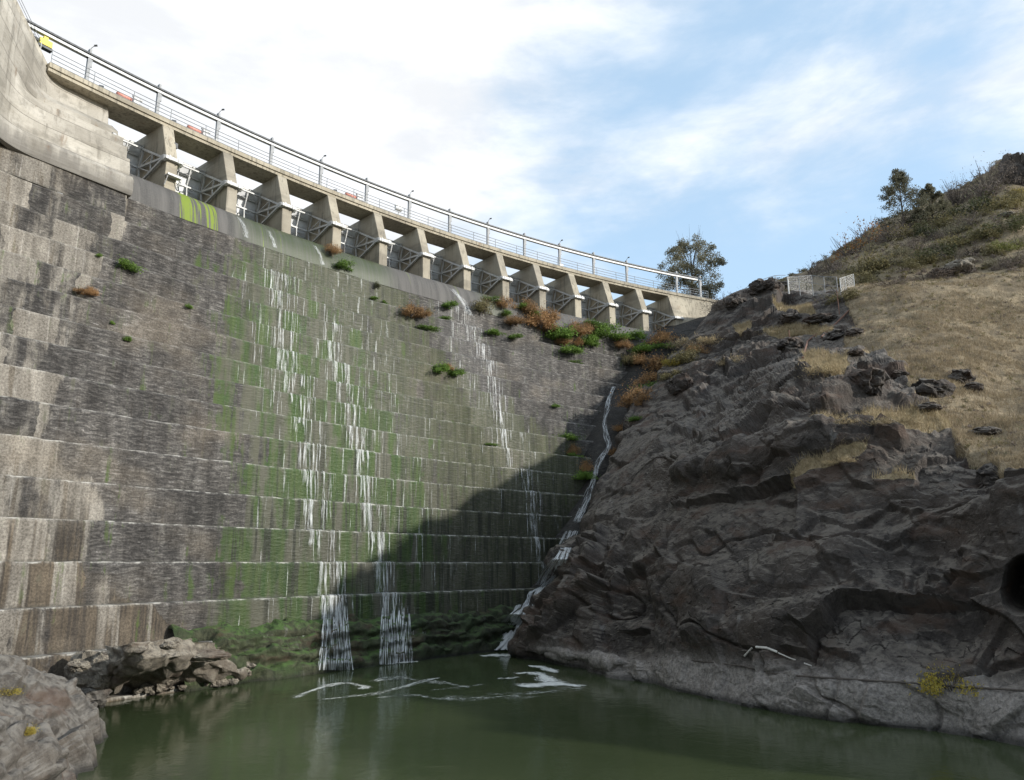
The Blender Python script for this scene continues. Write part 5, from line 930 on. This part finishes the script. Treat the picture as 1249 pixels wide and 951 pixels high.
# bleached driftwood on the low bench
for i, (pts, l) in enumerate([([(922, 789), (935, 790), (948, 795)], 'bleached driftwood stick on the low bench, lying longest'), ([(908, 800), (917, 790)], 'short bleached stick leaning left of the longest driftwood stick'), ([(949, 796), (965, 803), (990, 812)], 'thin bleached branch trailing right along the bench')]): pipe(pts, .05-.012*i, l, 'wood', 'driftwood', .1)['category'] = 'driftwood'
pipe([(800, 800), (850, 806), (905, 812), (947, 822), (1000, 826), (1050, 829), (1100, 832), (1150, 836), (1200, 839), (1249, 842)], .035, 'thin dark ledge line running along the low rock bench above the pool', 'bark', 'pipe', .05)  # thin tube added in place of the bench's ledge line

# ================================================================== LIGHT, SKY
_az, _el = math.radians(146), math.radians(19.5); SUN = np.array([math.sin(_az)*math.cos(_el), math.cos(_az)*math.cos(_el), math.sin(_el)]); SUN /= np.linalg.norm(SUN)
sl = bpy.data.lights.new('sun', 'SUN'); sl.energy = 3.2; sl.angle = math.radians(1.4); sl.color = (1., .95, .87); so = bpy.data.objects.new('sun', sl); COL.objects.link(so); so.rotation_euler = Vector(SUN).to_track_quat('Z', 'Y').to_euler()
w = bpy.data.worlds.new('World'); scene.world = w; w.use_nodes = True; t = w.node_tree; t.nodes.clear()
def N(ty, **k):
    q = t.nodes.new('ShaderNode'+ty)
    for a, b in k.items(): setattr(q, a, b)
    return q
out = N('OutputWorld'); sky = N('TexSky', sky_type='NISHITA', sun_disc=False); sky.sun_elevation = math.asin(SUN[2]); sky.sun_rotation = math.atan2(SUN[0], SUN[1]); sky.air_density = 1.0; sky.dust_density = .6; sky.ozone_density = 1.5
bg0 = N('Background'); bg0.inputs[1].default_value = .14; t.links.new(sky.outputs[0], bg0.inputs[0]); veil = N('Background'); veil.inputs[0].default_value = (.56, .80, 1.02, 1); bg = N('MixShader'); bg.inputs[0].default_value = .42; t.links.new(bg0.outputs[0], bg.inputs[1]); t.links.new(veil.outputs[0], bg.inputs[2])
tc = N('TexCoord'); 
def mapd(sc, loc=(0, 0, 0), rot=(0, 0, 0)):
    m_ = N('Mapping'); m_.inputs['Scale'].default_value = sc; m_.inputs['Location'].default_value = loc; m_.inputs['Rotation'].default_value = rot; t.links.new(tc.outputs['Generated'], m_.inputs[0]); return m_.outputs[0]
def noi(v, s, d, ro=.55, di=0.):
    n_ = N('TexNoise'); t.links.new(v, n_.inputs['Vector']); n_.inputs['Scale'].default_value = s; n_.inputs['Detail'].default_value = d; n_.inputs['Roughness'].default_value = ro; n_.inputs['Distortion'].default_value = di; return n_.outputs[0]
def mth(op, a, b=0.):
    m_ = N('Math', operation=op)
    for i, v in ((0, a), (1, b)):
        if isinstance(v, bpy.types.NodeSocket): t.links.new(v, m_.inputs[i])
        else: m_.inputs[i].default_value = v
    return m_.outputs[0]
def dotd(v):
    m_ = N('VectorMath', operation='DOT_PRODUCT'); t.links.new(tc.outputs['Generated'], m_.inputs[0]); m_.inputs[1].default_value = tuple(v); return m_.outputs['Value']
def rmp(f, a, b, lo=0., hi=1.):
    q = N('MapRange', interpolation_type='SMOOTHSTEP'); t.links.new(f, q.inputs[0])
    for i, v in ((1, a), (2, b), (3, lo), (4, hi)): q.inputs[i].default_value = v
    return q.outputs[0]
n1 = noi(mapd((1., 1., 2.2), (3.1, 1.7, .4)), 2.3, 8, .55, .35); n2 = noi(mapd((1, 1, 3.), (7.2, .3, 2.2)), 5.5, 8, .6, .2)
wl = np.array(at(200, 100, 1.)-CAM); wl /= np.linalg.norm(wl); bl = np.array(at(850, 330, 1.)-CAM); bl /= np.linalg.norm(bl)
bias = mth('SUBTRACT', rmp(dotd(wl), .60, .98, .02, .27), rmp(dotd(bl), .88, 1.0, 0, .18))
cov = mth('ADD', mth('ADD', mth('MULTIPLY', n1, .75), mth('MULTIPLY', n2, .28)), bias); dens = rmp(cov, .40, .69); thin = mth('ADD', mth('MULTIPLY', dens, .93), .05)
cb = N('Background'); cb.inputs[0].default_value = (.97, .99, 1.02, 1); t.links.new(rmp(n2, .34, .66, .66, .80), cb.inputs[1])
mx = N('MixShader'); t.links.new(thin, mx.inputs[0]); t.links.new(bg.outputs[0], mx.inputs[1]); t.links.new(cb.outputs[0], mx.inputs[2]); t.links.new(mx.outputs[0], out.inputs[0])
vs = scene.view_settings; scene.display_settings.display_device = 'sRGB'; vs.view_transform = 'Standard'; vs.look = 'None'; vs.exposure = .55; vs.gamma = 1.; vs.use_curve_mapping = False
cy = scene.cycles; cy.max_bounces = 6; cy.diffuse_bounces = 3; cy.glossy_bounces = 3; cy.transparent_max_bounces = 16; cy.transmission_bounces = 2; cy.caustics_reflective = False; cy.caustics_refractive = False; cy.use_denoising = True; cy.sample_clamp_indirect = 6.
